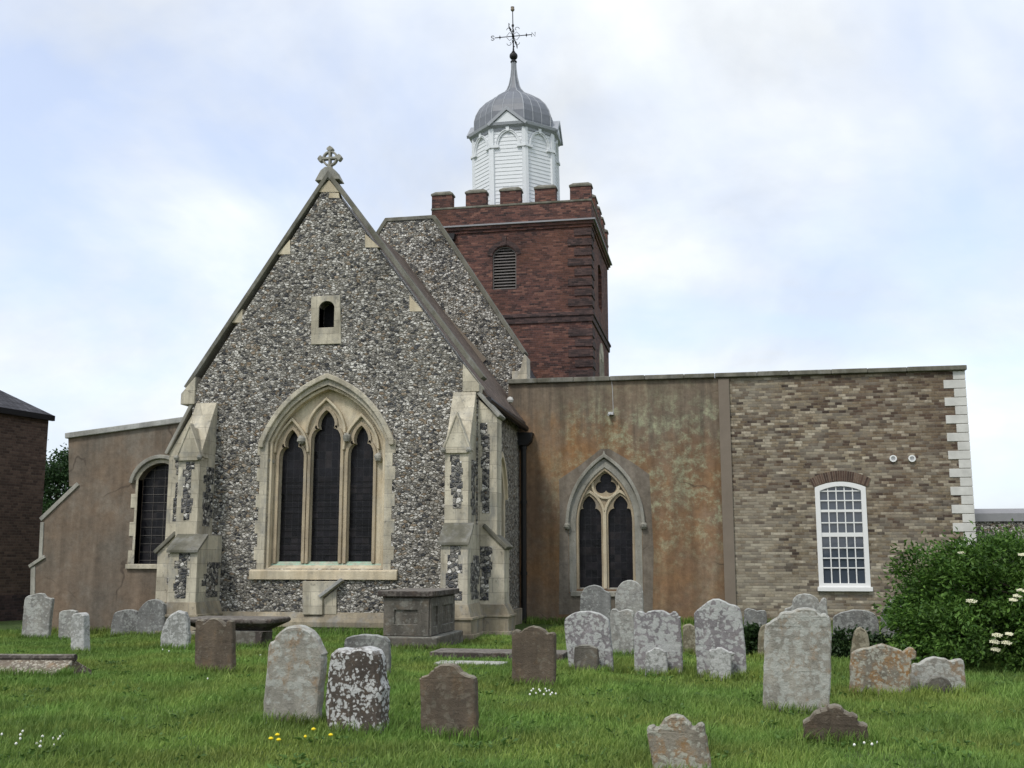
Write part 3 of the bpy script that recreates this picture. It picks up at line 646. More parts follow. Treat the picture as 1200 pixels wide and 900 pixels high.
def side_buttress(sgn, xw, lowpx, uppx, topy, capy, lowtop, lowbot, y0):
    """projects sideways from the corner; sgn +1 to the north, -1 to the south"""
    XL, XU = gx(lowpx, 680, y0), gx(uppx, 570, y0)
    zt, zc = gz(lowpx, topy, y0), gz(uppx, capy, y0); zl1, zl0 = gz(uppx, lowtop, y0), gz(lowpx, lowbot, y0)
    xi = xw - sgn * .12; y1 = y0 + .55
    b = MB(); b.plate([(xi, -.3), (xi, zl1 + .1), (XU - sgn * .02, zl1), (XL, zl0), (XL, -.3)], y0, y1); bt = part(b, 'buttress', 'ashlar', bevel=.01)
    b = MB(); b.plate([(xi, zl1 - .2), (xi, zt), (XU, zc), (XU, zl1 - .2)], y0 + .02, y1 - .02); part(b, 'upper_stage', 'ashlar', bt, bevel=.01)
    b = MB(); b.band([(xw + sgn * .0, zt + .03), (XU + sgn * .06, zc - .02)], .08, y0 - .05, y1 + .03); part(b, 'weathering', 'ashlar_grey', bt, bevel=.015)
    xk = XU - sgn * .28
    b = MB(); b.band([(xk, zl1 + .30), (XL + sgn * .06, zl0 + .01)], .085, y0 - .06, y1 + .04); part(b, 'weathering', 'coping', bt, bevel=.015)
    b = MB(); b.plate([(xi, zl0 - .1), (xi, zl1 + .38), (xk, zl1 + .27), (XL - sgn * .02, zl0 - .05)], y0 + .001, y1 - .001); part(b, 'offset_stone', 'ashlar', bt)
    a, c = sorted((xw + sgn * .04, XU - sgn * .16)); part(tooth_panel(XZ, a, c, zl1 + .55, zc - .15, y0 + .014, 8), 'flint_panel', 'flint_panel', bt)
    a, c = sorted((xw + sgn * .02, XL - sgn * .26)); part(tooth_panel(XZ, a, c, .74, zl0 + .05, y0 - .006, 7), 'flint_panel', 'flint_panel', bt)
    a, c = sorted((xw - sgn * .1, XL + sgn * .11)); b = MB(); b.box(a, c, y0 - .10, y1 + .1, -.3, .40)
    b.plate([(a, .45), (a, .66), (c - sgn * .1 if sgn > 0 else c, .66), (c, .45)] if sgn > 0 else [(a, .45), (a + .1, .66), (c, .66), (c, .45)], y0 - .06, y1 + .06)
    b.box(a - .03, c + .03, y0 - .13, y1 + .13, .40, .452); b.box(a - .06, c + .06, y0 - .16, y1 + .1, -.3, .12)
    part(b, 'buttress_plinth', 'ashlar_plinth', bt, bevel=.012)
front_buttress(516, 548, 521, 549, 460, 526, 477, 636, 614)
front_buttress(197, 230, 208, 233, 473, 535, 491, 645, 627)
side_buttress(1, CR, 591, 582, 461, 487, 632, 643, YC + .02)
side_buttress(-1, CL, 183, 196, 474, 531, 640, 648, YC + .02)

# ---- nave gable
nv = lambda l: pts(l, YN)
XR, ZR = at(617, 447, YN); xa0, za0 = at(452, 257, YN); xa1, za1 = at(509, 255, YN); xe, ze = at(614, 414, YN)
nax = (xa0 + xa1) / 2; mir = lambda x: 2 * nax - x
b = MB(); b.plate([(mir(XR), 0), (mir(XR), ze), (mir(xa1), za1), (xa1, za1), (xe, ze), (XR, ze - .1), (XR, 0)], YN, YN + .6); ng = part(b, 'nave_gable_wall', 'flint_nave')
b = MB(); b.band([(mir(xe) - .05, ze + .02), (mir(xa1), za1 + .05), (xa1, za1 + .05), (xe + .03, ze + .02)], .11, YN - .03, YN + .5, shift=-.03); part(b, 'gable_coping', 'coping', ng, bevel=.01)
b = MB(); b.plate([(XR - .42, ZR - .8), (XR - .42, ZR - .3), (XR - .22, ZR - .3), (XR - .22, ZR + .05), (XR - .4, ZR + .05), (XR - .4, ZR + .3), (XR - .18, ZR + .3), (XR - .06, ze - .02), (XR + .015, ze - .1), (XR + .015, ZR - .8)], YN - .02, YN + .5); part(b, 'kneeler_stone', 'ashlar', ng, bevel=.01)
b = MB(); b.band([(gx(470, 318, YN), gz(470, 318, YN)), (gx(566, 425, YN), gz(566, 425, YN))], .28, YN - .03, YN + .02); part(b, 'roof_flashing', 'pilaster', ng)
b = MB(); b.plate([(mir(XR) + .3, ze - 1.3), (mir(xa1), za1 - 1.3), (xa1, za1 - 1.3), (XR - .3, ze - 1.3), (XR - .4, ze - 1.5), (mir(XR) + .4, ze - 1.5)], YN + .6, YW); part(b, 'nave_roof', 'slate')
b = MB(); b.box(mir(XR), XR, YN + .6, YW, 0, ze - 1.52); part(b, 'nave_wall', 'flint_nave')

# ---- transept (rendered) and north aisle (brick), one long wall
zT = 6.14; XQ = gx(1136, 520, YT); XP0, XP1 = gx(845, 560, YT), gx(858, 560, YT)
tw = dict(l=gx(664, 620, YT), r=gx(755, 620, YT), zs=gz(710, 612, YT), za=gz(709, 534, YT), zb=gz(710, 693, YT))
t_hole = closed_arch(tw['l'] + .22, tw['r'] - .22, tw['zb'] + .05, tw['zs'], tw['za'] - .3)
b = MB(); b.plate([(CR - .3, -.4), (CR - .3, zT), (XP0 + .05, zT), (XP0 + .05, -.4)], YT, YT + .6, [t_hole]); tw_o = part(b, 'transept_wall', 'render_orange')
sx0, sx1 = gx(960, 690, YT), gx(1020.5, 690, YT); sz0, szs, sza = gz(990, 690, YT), gz(990, 571, YT), gz(990, 564.5, YT)
s_out = [(sx0, sz0)] + seg_pts(sx0, sx1, szs, sza) + [(sx1, sz0)]
b = MB(); b.plate([(XP0 + .05, -.4), (XP0 + .05, zT), (XQ, zT), (XQ, -.4)], YT + .012, YT + .6, [s_out]); br_o = part(b, 'aisle_wall', 'brick_brown')
b = MB(); b.box(XP0, XP1, YT - .05, YT + .1, -.3, zT - .03); part(b, 'pilaster_strip', 'pilaster', bevel=.01)
b = MB(); x = CR - .3
while x < XQ + .04:
    x2 = min(XQ + .05, x + random.uniform(.75, 1.15)); dz, dy = random.uniform(-.008, .008), random.uniform(-.015, .01)
    if XQ + .05 - x2 < .3: x2 = XQ + .05
    b.box(x, x2 - .006, YT - .09 + dy, YT + .65, zT + .002, zT + .12 + dz); x = x2
part(b, 'wall_coping', 'coping', bevel=.018)
b = MB(); b.box(XQ - .4, XQ - .012, YT + .6, YT + 7, -.3, zT); b.box(CR - .2, XQ - .4, YT + 6.6, YT + 7, -.3, zT); part(b, 'aisle_back_wall', 'brick_brown')
b = MB(); b.box(CR - .2, XQ - .41, YT + .6, YT + 6.6, zT - .5, zT - .35); part(b, 'flat_roof', 'lead')
# white quoins
hq = (gz(1138, 432, YT) - gz(1138, 632, YT)) / 19
z = zT - .01; i = 0
while z > .2:
    wd = .50 if i % 2 else .27
    b = MB(); b.box(XQ - wd, XQ + .012, YT - .008, YT + .3, z - hq + .012, z); part(b, 'quoin_stone', 'quoin_white', br_o, bevel=.008)
    z -= hq; i += 1
# sash window
b = MB(); fo = [(sx0 + .0, sz0)] + seg_pts(sx0, sx1, szs, sza) + [(sx1, sz0)]
g0, g1 = sx0 + .115, sx1 - .115; zc0, zc1 = sz0 + .13, sza - .11
inner = [(g0, zc0)] + seg_pts(g0, g1, szs - .085, zc1) + [(g1, zc0)]
b.plate(fo, YT - .02, YT + .1, [inner]); sash = part(b, 'sash_window', 'white_gloss', bevel=.006)
b = MB(); pw = (g1 - g0) / 5
for k in range(1, 5): b.box(g0 + pw * k - .013, g0 + pw * k + .013, YT + .015, YT + .045, zc0 - .01, zc1 + .0)
y_ = lambda py: gz(990, py, YT)
rows = [(575.3, .014), (586.5, .014), (598.5, .03), (612.5, .014), (626.5, .05), (642, .014), (654, .014), (665.5, .014)]
for py, t in rows: b.box(g0 - .01, g1 + .01, YT + .012, YT + .048, y_(py) - t, y_(py) + t)
part(b, 'glazing_bars', 'white_gloss', sash)
b = MB(); b.plate([(g0 - .03, zc0 - .03), (g0 - .03, zc1 + .02), (g1 + .03, zc1 + .02), (g1 + .03, zc0 - .03)], YT + .05, YT + .06); part(b, 'window_glass', 'sash_glass', sash)
b = MB(); b.box(sx0 - .04, sx1 + .04, YT - .09, YT + .1, sz0 - .06, sz0 + .045); part(b, 'window_sill', 'white_gloss', sash, bevel=.01)
b = MB(); a_in = seg_pts(sx0 - .03, sx1 + .05, szs + .01, sza + .02, 26); a_out = seg_pts(sx0 - .12, sx1 + .14, szs + .2, sza + .27, 26)
for i in range(26):
    p0, p1, q0, q1 = [Vector(k) for k in (a_in[i], a_in[i + 1], a_out[i], a_out[i + 1])]
    g_ = .08; b.plate([p0.lerp(p1, g_), q0.lerp(q1, g_), q0.lerp(q1, 1 - g_), p0.lerp(p1, 1 - g_)], YT - .012, YT + .05)
ba = part(b, 'brick_arch', 'voussoir', br_o)
b = MB(); b.plate(a_in + a_out[::-1], YT - .004, YT + .04); part(b, 'arch_mortar', 'mortar', ba)
for px in (1046.5, 1068.5):
    x, z = at(px, 537.5, YT); b = MB(); b.plate(circle(x, z, .085, 20), YT - .05, YT + .03, [circle(x, z, .05, 16)]); v_ = part(b, 'vent', 'white_gloss', br_o, bevel=.008)
    b = MB(); b.plate(circle(x, z, .051, 16), YT - .02, YT + .0); b.band(circle(x, z, .025, 14), .012, YT - .035, YT - .015, closed=True); part(b, 'vent_grille', 'lamp_grey', v_)
# transept window
t0 = tw
b = MB(); pp = pts([(655, 720), (656, 600), (655, 562), (680, 545), (704, 526), (714, 526), (740, 541), (761, 556), (764, 610), (766, 645), (765, 700), (765, 720)], YT)
b.plate(pp, YT - .005, YT + .05, [closed_arch(t0['l'] + .05, t0['r'] - .05, t0['zb'] - .05, t0['zs'], t0['za'] - .06)]); part(b, 'render_patch', 'render_patch', tw_o)
b = MB(); o_ = closed_arch(t0['l'] + .06, t0['r'] - .06, t0['zb'] - .03, t0['zs'], t0['za'] - .07); i_ = closed_arch(t0['l'] + .24, t0['r'] - .24, t0['zb'], t0['zs'], t0['za'] - .30)
b.plate(o_, YT - .012, YT + .16, [i_]); tf = part(b, 'traceried_window', 'ashlar_grey', bevel=.01)
b = MB(); b.band(arch_pts(t0['l'] + .02, t0['r'] - .02, t0['zs'] - .05, t0['za'] + .0, 14), .085, YT - .10, YT + .02); b.plate([(tw['l'] / 2 + tw['r'] / 2 - .04, t0['za'] + .02), (tw['l'] / 2 + tw['r'] / 2, t0['za'] + .13), (tw['l'] / 2 + tw['r'] / 2 + .04, t0['za'] + .02)], YT - .09, YT); part(b, 'hood_mould', 'ashlar_grey', tf, bevel=.015)
for x in (t0['l'] + .02, t0['r'] - .02):
    b = MB(); b.ball((x, YT - .07, t0['zs'] - .09), .09, jit=.15, seg=10); part(b, 'carved_head', 'ashlar_grey', tf)
b = MB(); b.band([(t0['l'] + .27, t0['zb'])] + arch_pts(t0['l'] + .27, t0['r'] - .27, t0['zs'], t0['za'] - .34, 12) + [(t0['r'] - .27, t0['zb'])], .07, YT + .02, YT + .2); part(b, 'inner_moulding', 'ashlar_tracery', tf, bevel=.015)
TT = YT + .13
zlb = gz(710, 690, TT); LL = [light(gx(a, 640, TT), gx(c, 640, TT), zlb, gz(700, 606, TT), gz(700, 581, TT)) for a, c in ((677, 705), (713, 743))]
ccx, ccz = at(710, 568, TT); cr_ = .27
b = MB(); b.plate(closed_arch(t0['l'] + .22, t0['r'] - .22, t0['zb'] + .02, t0['zs'], t0['za'] - .26, 12), TT, TT + .14, LL + [trefoil(ccx, ccz, .30)]); tt = part(b, 'tracery', 'ashlar_tracery', tf)
b = MB(); b.band(circle(ccx, ccz, .345, 28), .06, TT - .05, TT + .02, closed=True); part(b, 'tracery_ring', 'ashlar_smooth', tt, bevel=.012)
b = MB(); xm = gx(709, 640, TT); b.box(xm - .045, xm + .045, TT - .05, TT + .02, zlb, gz(709, 600, TT))
for (a, c) in ((674, 709), (709, 746)):
    b.band(arch_pts(gx(a, 640, TT), gx(c, 640, TT), gz(700, 606, TT), gz(700, 576, TT), 8), .07, TT - .046, TT + .02)
part(b, 'mullion', 'ashlar_smooth', tt, bevel=.012)
b = MB(); b.box(t0['l'] + .25, t0['r'] - .25, TT + .1, TT + .12, zlb - .1, t0['za'] - .3); part(b, 'window_glass', 'glass', tf)
b = MB(); b.plate([(YT - .07, zlb - .18), (YT - .07, zlb - .08), (TT + .08, zlb + .03), (TT + .08, zlb - .18)], t0['l'] + .1, t0['r'] - .1, (), YZ); part(b, 'window_sill', 'ashlar_grey', tf)
# wall lamp with cable
x, z = at(716, 485, YT); b = MB(); b.box(x - .06, x + .07, YT - .12, YT + .01, z - .035, z + .035); b.tube([(x + .03, YT - .012, zT), (x + .05, YT - .012, z + .6), (x + .06, YT - .012, z)], .008, 5); b.tube([(x - .02, YT - .08, z), (x - .05, YT - .2, z - .05)], .03, 8); part(b, 'wall_lamp', 'lamp_grey', tw_o)
# downpipe and hopper
xd = gx(614, 600, YT - .1); b = MB(); b.tube([(xd, YT - .12, 0), (xd, YT - .12, gz(614, 515, YT))], .07, 10)
for z in (1.2, 3.0, 4.4): b.tube([(xd, YT - .12, z), (xd, YT - .12, z + .08)], .088, 10)
b.plate(pts([(605, 508), (626, 508), (624, 518), (619, 523), (610, 523), (606, 518)], YT), YT - .26, YT - .01); part(b, 'downpipe', 'black_iron')
b = MB(); b.ball((gx(602, 470, YT), YT - .5, gz(600, 472, YT)), .09, seg=8); part(b, 'roof_finial', 'quoin_white')

# ---- south chapel (rendered, left)
lp = lambda l: pts(l, YL)
so = lp([(80, 512), (222, 492), (226, 745), (226, 775), (37, 775), (37, 664), (47, 655), (49, 611), (90, 570), (81, 570)])
wlx0, wlz0 = at(157, 662, YL); wlx1 = gx(213, 600, YL); wsz, waz = gz(180, 562, YL), gz(184, 543, YL)
wh = [(wlx0, wlz0)] + seg_pts(wlx0, wlx1, wsz, waz, 14) + [(wlx1, wlz0)]
b = MB(); b.plate(so, YL, YL + .55, [wh]); sc = part(b, 'chapel_wall', 'render_brown')
b = MB(); b.band(lp([(78, 511), (224, 491)]), .13, YL - .08, YL + .6); part(b, 'wall_coping', 'coping_pale', sc, bevel=.015)
b = MB(); b.band(lp([(92, 567), (48, 609)]), .10, YL - .04, YL + .6); b.band(lp([(49, 612), (47, 655)]), .09, YL - .03, YL + .58, shift=.02); b.band(lp([(53, 652), (35, 664)]), .08, YL - .05, YL + .6); b.band(lp([(39, 664), (38, 735)]), .12, YL - .02, YL + .57); part(b, 'buttress_coping', 'ashlar_grey', sc, bevel=.01)
b = MB(); qo = []
for i in range(6): d = (.16 if i % 2 == 0 else .06); z = wlz0 + i * (wsz - wlz0) / 6; h = (wsz - wlz0) / 6; qo += [(wlx0 - d, z), (wlx0 - d, z + h)]
so2 = qo + seg_pts(wlx0 - .10, wlx1 + .10, wsz, waz + .10, 14) + [(wlx1 + .1, wlz0)]
b.plate(so2, YL - .02, YL + .2, [[(wlx0, wlz0 + .02)] + seg_pts(wlx0, wlx1, wsz, waz, 14) + [(wlx1, wlz0 + .02)]]); lwf = part(b, 'chapel_window', 'ashlar', bevel=.008)
b = MB(); b.band(seg_pts(wlx0 - .16, wlx1 + .16, wsz - .08, waz + .15, 16), .09, YL - .10, YL + .02); part(b, 'hood_mould', 'ashlar_grey', lwf, bevel=.015)
b = MB(); b.box(wlx0 - .18, wlx1, YL - .07, YL + .2, wlz0 - .09, wlz0 + .015); part(b, 'window_sill', 'ashlar', lwf, bevel=.01)
b = MB(); b.box(wlx0 - .05, wlx1 + .05, YL + .22, YL + .24, wlz0 - .05, waz + .1); part(b, 'window_glass', 'glass', lwf)
b = MB(); z = wlz0 + .1
while z < waz: b.box(wlx0, wlx1, YL + .205, YL + .218, z, z + .008); z += .19
for k in range(1, 4): x = wlx0 + (wlx1 - wlx0) * k / 4; b.box(x - .003, x + .003, YL + .207, YL + .215, wlz0, waz)
part(b, 'saddle_bar', 'oak_louvre', lwf)
b = MB(); sxl = gx(84, 560, YL); b.box(sxl, sxl + .4, YL + .55, YL + 6, -.4, 4.1); b.box(sxl, CL, YL + 5.6, YL + 6, -.4, 4.1); b.box(sxl + .4, CL, YL + .55, YL + 5.6, 3.9, 4.05); part(b, 'chapel_back_wall', 'render_brown')

# ---- tower
TX0, TX1 = gx(507, 268, YW), gx(692, 258, YW); TD = 6.75; TY1 = YW + TD
zcor = gz(600, 263, YW); zemb = gz(612, 238, YW); zmer = gz(594, 221, YW)
lx0, lx1 = gx(577, 320, YW), gx(605, 320, YW); lz0_, lz1_, lzs_ = gz(590, 339, YW), gz(591, 288.5, YW), gz(590, 299, YW)
lou = [(lx0, lz0_)] + seg_pts(lx0, lx1, lzs_, lz1_, 12) + [(lx1, lz0_)]
b = MB(); b.plate([(TX0, 0), (TX0, zcor), (TX1, zcor), (TX1, 0)], YW, YW + .6, [lou])
rw = [(YW + 2.6, gz(700, 360, YW + 2.8)), (YW + 2.6, gz(700, 312, YW + 2.8)), (YW + 3.3, gz(700, 308, YW + 3)), (YW + 4.0, gz(700, 312, YW + 2.8)), (YW + 4.0, gz(700, 360, YW + 2.8))]
b.plate([(YW + .6, 0), (YW + .6, zcor), (TY1, zcor), (TY1, 0)], TX1 - .6, TX1, [rw], YZ)
b.box(TX0, TX0 + .6, YW + .6, TY1, 0, zcor); b.box(TX0 + .6, TX1 - .6, TY1 - .6, TY1, 0, zcor)
tower = part(b, 'tower_wall', 'brick_red')
b = MB(); b.box(TX0 + .01, TX1 - .01, YW + .01, TY1 - .01, zcor - .3, zcor - .1); part(b, 'tower_roof', 'lead', tower)
b = MB(); b.plate(rw, TX1 - .42, TX1 - .40, (), YZ); part(b, 'blind_window', 'oak_louvre', tower)
# cornice and string course
def ring(b, e, z0, z1): b.box(TX0 - e, TX1 + e, YW - e, TY1 + e, z0, z1)
b = MB(); ring(b, .06, zcor - .28, zcor - .16); ring(b, .13, zcor - .162, zcor - .03); cr = part(b, 'cornice', 'brick_red', tower)
b = MB(); ring(b, .21, zcor - .035, zcor + .03); part(b, 'cornice_lead', 'grey_trim', tower)
zst = gz(640, 373, YW); b = MB(); ring(b, .06, zst - .20, zst + .22); ring(b, .11, zst + .05, zst + .16); b2 = part(b, 'string_course', 'brick_quoin', tower, bevel=.02)
# parapet
b = MB(); e = .04; t_ = .42
def wallring(b, e, t, z0, z1):
    b.box(TX0 - e, TX1 + e, YW - e, YW - e + t, z0, z1); b.box(TX0 - e, TX1 + e, TY1 + e - t, TY1 + e, z0, z1)
    b.box(TX0 - e, TX0 - e + t, YW - e + t, TY1 + e - t, z0, z1); b.box(TX1 + e - t, TX1 + e, YW - e + t, TY1 + e - t, z0, z1)
wallring(b, e, t_, zcor + .03, zemb - .1); par = part(b, 'parapet', 'brick_red', tower)
b = MB(); wallring(b, e + .03, t_ + .06, zemb - .1, zemb); part(b, 'parapet_coping', 'coping', par, bevel=.03)
wm_ = .87; nM = 5
def merlon(x0, x1, y0, y1):
    b = MB(); b.box(x0, x1, y0, y1, zemb + .002, zmer - .12); m_ = part(b, 'merlon', 'brick_red', tower)
    b = MB(); k = .12; z0 = zmer - .12; g = .035
    v = [(x0 - g, y0 - g, z0), (x1 + g, y0 - g, z0), (x1 + g, y1 + g, z0), (x0 - g, y1 + g, z0), (x0 - g, y0 - g, z0 + .07), (x1 + g, y0 - g, z0 + .07), (x1 + g, y1 + g, z0 + .07), (x0 - g, y1 + g, z0 + .07),
         (x0 + k, y0 + k, z0 + .2), (x1 - k, y0 + k, z0 + .2), (x1 - k, y1 - k, z0 + .2), (x0 + k, y1 - k, z0 + .2)]
    b.add(v, [(0, 3, 2, 1)] + [(i, (i + 1) % 4, (i + 1) % 4 + 4, i + 4) for i in range(4)] + [(i + 4, (i + 1) % 4 + 4, (i + 1) % 4 + 8, i + 8) for i in range(4)] + [(8, 9, 10, 11)])
    part(b, 'merlon_cap', 'coping', m_)
stepx = (TX1 - TX0 + 2 * e - wm_) / (nM - 1); stepy = (TD + 2 * e - wm_) / (nM - 1)
for i in range(nM):
    x = TX0 - e + i * stepx
    merlon(x, x + wm_, YW - e, YW - e + t_); merlon(x, x + wm_, TY1 + e - t_, TY1 + e)
    if 0 < i < nM - 1:
        y = YW - e + i * stepy; merlon(TX1 + e - t_, TX1 + e, y, y + wm_); merlon(TX0 - e, TX0 - e + t_, y, y + wm_)
# rusticated brick quoins on the corner
z = zcor - .34; i = 0
while z > 6.3:
    if not (zst - .4 < z < zst + .32):
        h = .36; l1 = .95 if i % 2 else .68
        b = MB(); b.box(TX1 - l1, TX1 + .045, YW - .045, YW + (.68 if i % 2 else .95), z - h + .06, z); part(b, 'quoin_block', 'brick_quoin', tower, bevel=.012)
        i += 1; z -= .42
    else: z -= .2
# pale traceried window low on the north face
wy0, wy1, wz0, wz2 = YW + 2.6, YW + 4.1, gz(705, 447, YW + 3.3), gz(705, 402, YW + 3.3); wz1 = wz0 + (wz2 - wz0) * .5
b = MB(); b.plate(closed_arch(wy0, wy1, wz0, wz1, wz2), TX1 - .02, TX1 + .05, [light(wy0 + .18, wy0 + .68, wz0 + .15, wz1 - .1, wz1 + .4), light(wy1 - .68, wy1 - .18, wz0 + .15, wz1 - .1, wz1 + .4)], YZ); nw_ = part(b, 'tower_window', 'ashlar', tower)
b = MB(); b.box(TX1 + .001, TX1 + .012, wy0 + .15, wy1 - .15, wz0 + .1, wz1 + .45); part(b, 'window_glass', 'glass', nw_)
# louvre
b = MB(); b.band(lou, .0001 + .05, YW + .08, YW + .3, shift=-.02); lo = part(b, 'belfry_louvre', 'oak_louvre')
n = 14
for i in range(n):
    z = lz0_ + .03 + (lz1_ - lz0_ - .06) * i / n
    hw = (lx1 - lx0) / 2
    if z > lzs_: hw = hw * math.sqrt(max(.05, 1 - ((z - lzs_) / (lz1_ - lzs_ + .05)) ** 2))
    xm = (lx0 + lx1) / 2; b = MB(); b.plate([(YW + .10, z), (YW + .10, z + .025), (YW + .26, z + .13), (YW + .26, z + .105)], xm - hw, xm + hw, (), YZ); part(b, 'louvre_slat', 'oak_louvre', lo)
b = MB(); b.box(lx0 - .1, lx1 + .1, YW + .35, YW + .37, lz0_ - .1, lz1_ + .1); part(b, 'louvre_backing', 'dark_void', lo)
b = MB(); b.band(seg_pts(lx0 - .11, lx1 + .11, lzs_ + .0, lz1_ + .14, 14), .2, YW - .03, YW + .05); b.plate([((lx0 + lx1) / 2 - .07, lz1_ + .02), ((lx0 + lx1) / 2 - .1, lz1_ + .42), ((lx0 + lx1) / 2 + .1, lz1_ + .42), ((lx0 + lx1) / 2 + .07, lz1_ + .02)], YW - .06, YW + .04); part(b, 'brick_arch', 'brick_quoin', lo)
b = MB(); xh, zh = at(529, 278, YW - .2); b.plate([(xh - .16, zh + .14), (xh + .16, zh + .14), (xh + .12, zh - .12), (xh - .12, zh - .12)], YW - .3, YW - .02); b.tube([(xh, YW - .16, zh), (xh, YW - .16, 8)], .08, 8); part(b, 'downpipe', 'black_iron', tower)
# ---- cupola
KX, KY = gx(606.5, 180, YW + TD / 2), YW + TD / 2
zk = lambda py: gz(606, py, KY - .6)
Rk = 1.93; z_c = gz(597, 150, KY - 1.8); rot8 = PI / 8
b = MB(); prof = [(Rk, zcor - .2)]; z = zcor; hb = .172
while z < z_c - .02:
    z2 = min(z + hb, z_c); prof += [(Rk + .016, z), (Rk - .004, z2)]; z = z2
prof[-1] = (Rk, z_c); b.lathe(KX, KY, prof, 8, rot8); cup = part(b, 'cupola', 'white_paint')
b = MB()
for k in range(8):
    a = rot8 + k * PI / 4; ca, sa = math.cos(a), math.sin(a)
    x, y = KX + (Rk + .0) * ca, KY + (Rk + .0) * sa
    b.add([(x + (u * ca - v * sa), y + (u * sa + v * ca), zz_) for zz_ in (zcor - .1, z_c) for u, v in ((-.1, -.14), (.045, -.125), (.07, 0), (.045, .125), (-.1, .14))],
          [(0, 1, 6, 5), (1, 2, 7, 6), (2, 3, 8, 7), (3, 4, 9, 8), (4, 0, 5, 9), (0, 4, 3, 2, 1), (5, 6, 7, 8, 9)])
part(b, 'corner_post', 'white_paint', cup)
apo = Rk * math.cos(PI / 8); half = Rk * math.sin(PI / 8)
def faceframe(k):
    a = k * PI / 4; ca, sa = math.cos(a), math.sin(a)
    return lambda u, v, d: (KX + (apo + d) * ca - u * sa, KY + (apo + d) * sa + u * ca, v)
zsp, zar = zk(182), zk(165)
for k in range(8):
    fr = faceframe(k); b = MB(); ar = [(u, v) for u, v in seg_pts(-half * .66, half * .66, zsp, zar, 14)]
    ar = [(half * .66 * math.cos(PI - PI * i / 14), zsp + (zar - zsp) * math.sin(PI * i / 14)) for i in range(15)]
    b.band(ar, .10, .0, .075, fr); b.band(ar, .035, .0, .11, fr, shift=.04)
    b.plate([(-.06, zar - .04), (-.085, zar + .22), (.085, zar + .22), (.06, zar - .04)], 0, .13, (), fr)
    for s in (-1, 1): b.plate([(s * half * .54, zsp - .09), (s * half * .54, zsp + .02), (s * half * 1.08, zsp + .02), (s * half * 1.08, zsp - .09)], 0, .12, (), fr)
    part(b, 'arch_moulding', 'white_paint', cup)
b = MB(); zz0 = z_c
b.lathe(KX, KY, [(Rk, zz0 - .12), (Rk + .06, zz0 - .10), (Rk + .08, zz0), (Rk + .22, zz0 + .10), (Rk + .25, zz0 + .22), (Rk + .1, zz0 + .30), (Rk - .1, zz0 + .32)], 8, rot8); part(b, 'cupola_cornice', 'lead_pale', cup)
zb_ = zz0 + .27
for k in (0, 2, 4, 6):
    fr = faceframe(k); b = MB()
    b.plate([(-half * .85, zb_ - .1), (0, zb_ + .46), (half * .85, zb_ - .1)], -.6, .20, (), fr); pd = part(b, 'pediment', 'white_paint', cup)
    b = MB(); b.band([(-half * 1.15, zb_ - .16), (0, zb_ + .57), (half * 1.15, zb_ - .16)], .13, -.7, .27, fr); part(b, 'pediment_moulding', 'lead_pale', pd)
dp = [(50, 166), (52, 157), (51.8, 147), (49.5, 139.5), (44.5, 131.5), (36.5, 124), (25, 117), (14.5, 111.5), (9.5, 106), (6.6, 100), (4.1, 90), (3.0, 81), (2.7, 73)]
prof = [(r * .0361, gz(603, py, KY)) for r, py in dp]
b = MB(); b.lathe(KX, KY, prof, 8, rot8); dome = part(b, 'dome', 'lead', cup)
for k in range(8):
    for q in ((0,), (-.33, .33))[0:2]:
        for u in q:
            a = k * PI / 4 + (rot8 if u == 0 else 0); path = []
            for r, z in prof[:-6 if u else None]:
                if u == 0: path.append((KX + r * math.cos(a), KY + r * math.sin(a), z))
                else:
                    d = r * math.cos(PI / 8); t = r * math.sin(PI / 8) * u * 2 * .5
                    path.append((KX + d * math.cos(a) - t * math.sin(a), KY + d * math.sin(a) + t * math.cos(a), z))
            b = MB(); b.tube(path, .026 if u == 0 else .018, 6); part(b, 'lead_roll', 'lead_pale', dome)
# weather vane
zt = prof[-1][1]; b = MB()
b.lathe(KX, KY, [(.10, zt - .03), (.15, zt + .0), (.15, zt + .05), (.08, zt + .08), (.08, zt + .14)], 14); b.ball((KX, KY, zt + .30), .19, seg=16); b.lathe(KX, KY, [(.07, zt + .46), (.09, zt + .5), (.045, zt + .56), (.035, zt + .7)], 12)
b.tube([(KX, KY, zt + .5), (KX, KY, zt + 2.55)], [.032, .02], 8); vane = part(b, 'weather_vane', 'black_iron')
b = MB(); b.ball((KX, KY, zt + 2.60), .095, seg=12); b.lathe(KX, KY, [(.07, zt + 2.62), (.085, zt + 2.7), (.09, zt + 2.72)], 10); part(b, 'finial', 'gilt', vane)
za = zt + 1.28; AL = .86
GL = {'N': [[(0, 0), (0, 1), (.75, 0), (.75, 1)]], 'S': [[(.7, .85), (.5, 1), (.2, 1), (0, .8), (.1, .6), (.6, .42), (.7, .22), (.5, 0), (.2, 0), (0, .15)]],
      'E': [[(.65, 1), (0, 1), (0, 0), (.65, 0)], [(0, .5), (.5, .5)]], 'W': [[(0, 1), (.2, 0), (.45, .7), (.7, 0), (.9, 1)]]}
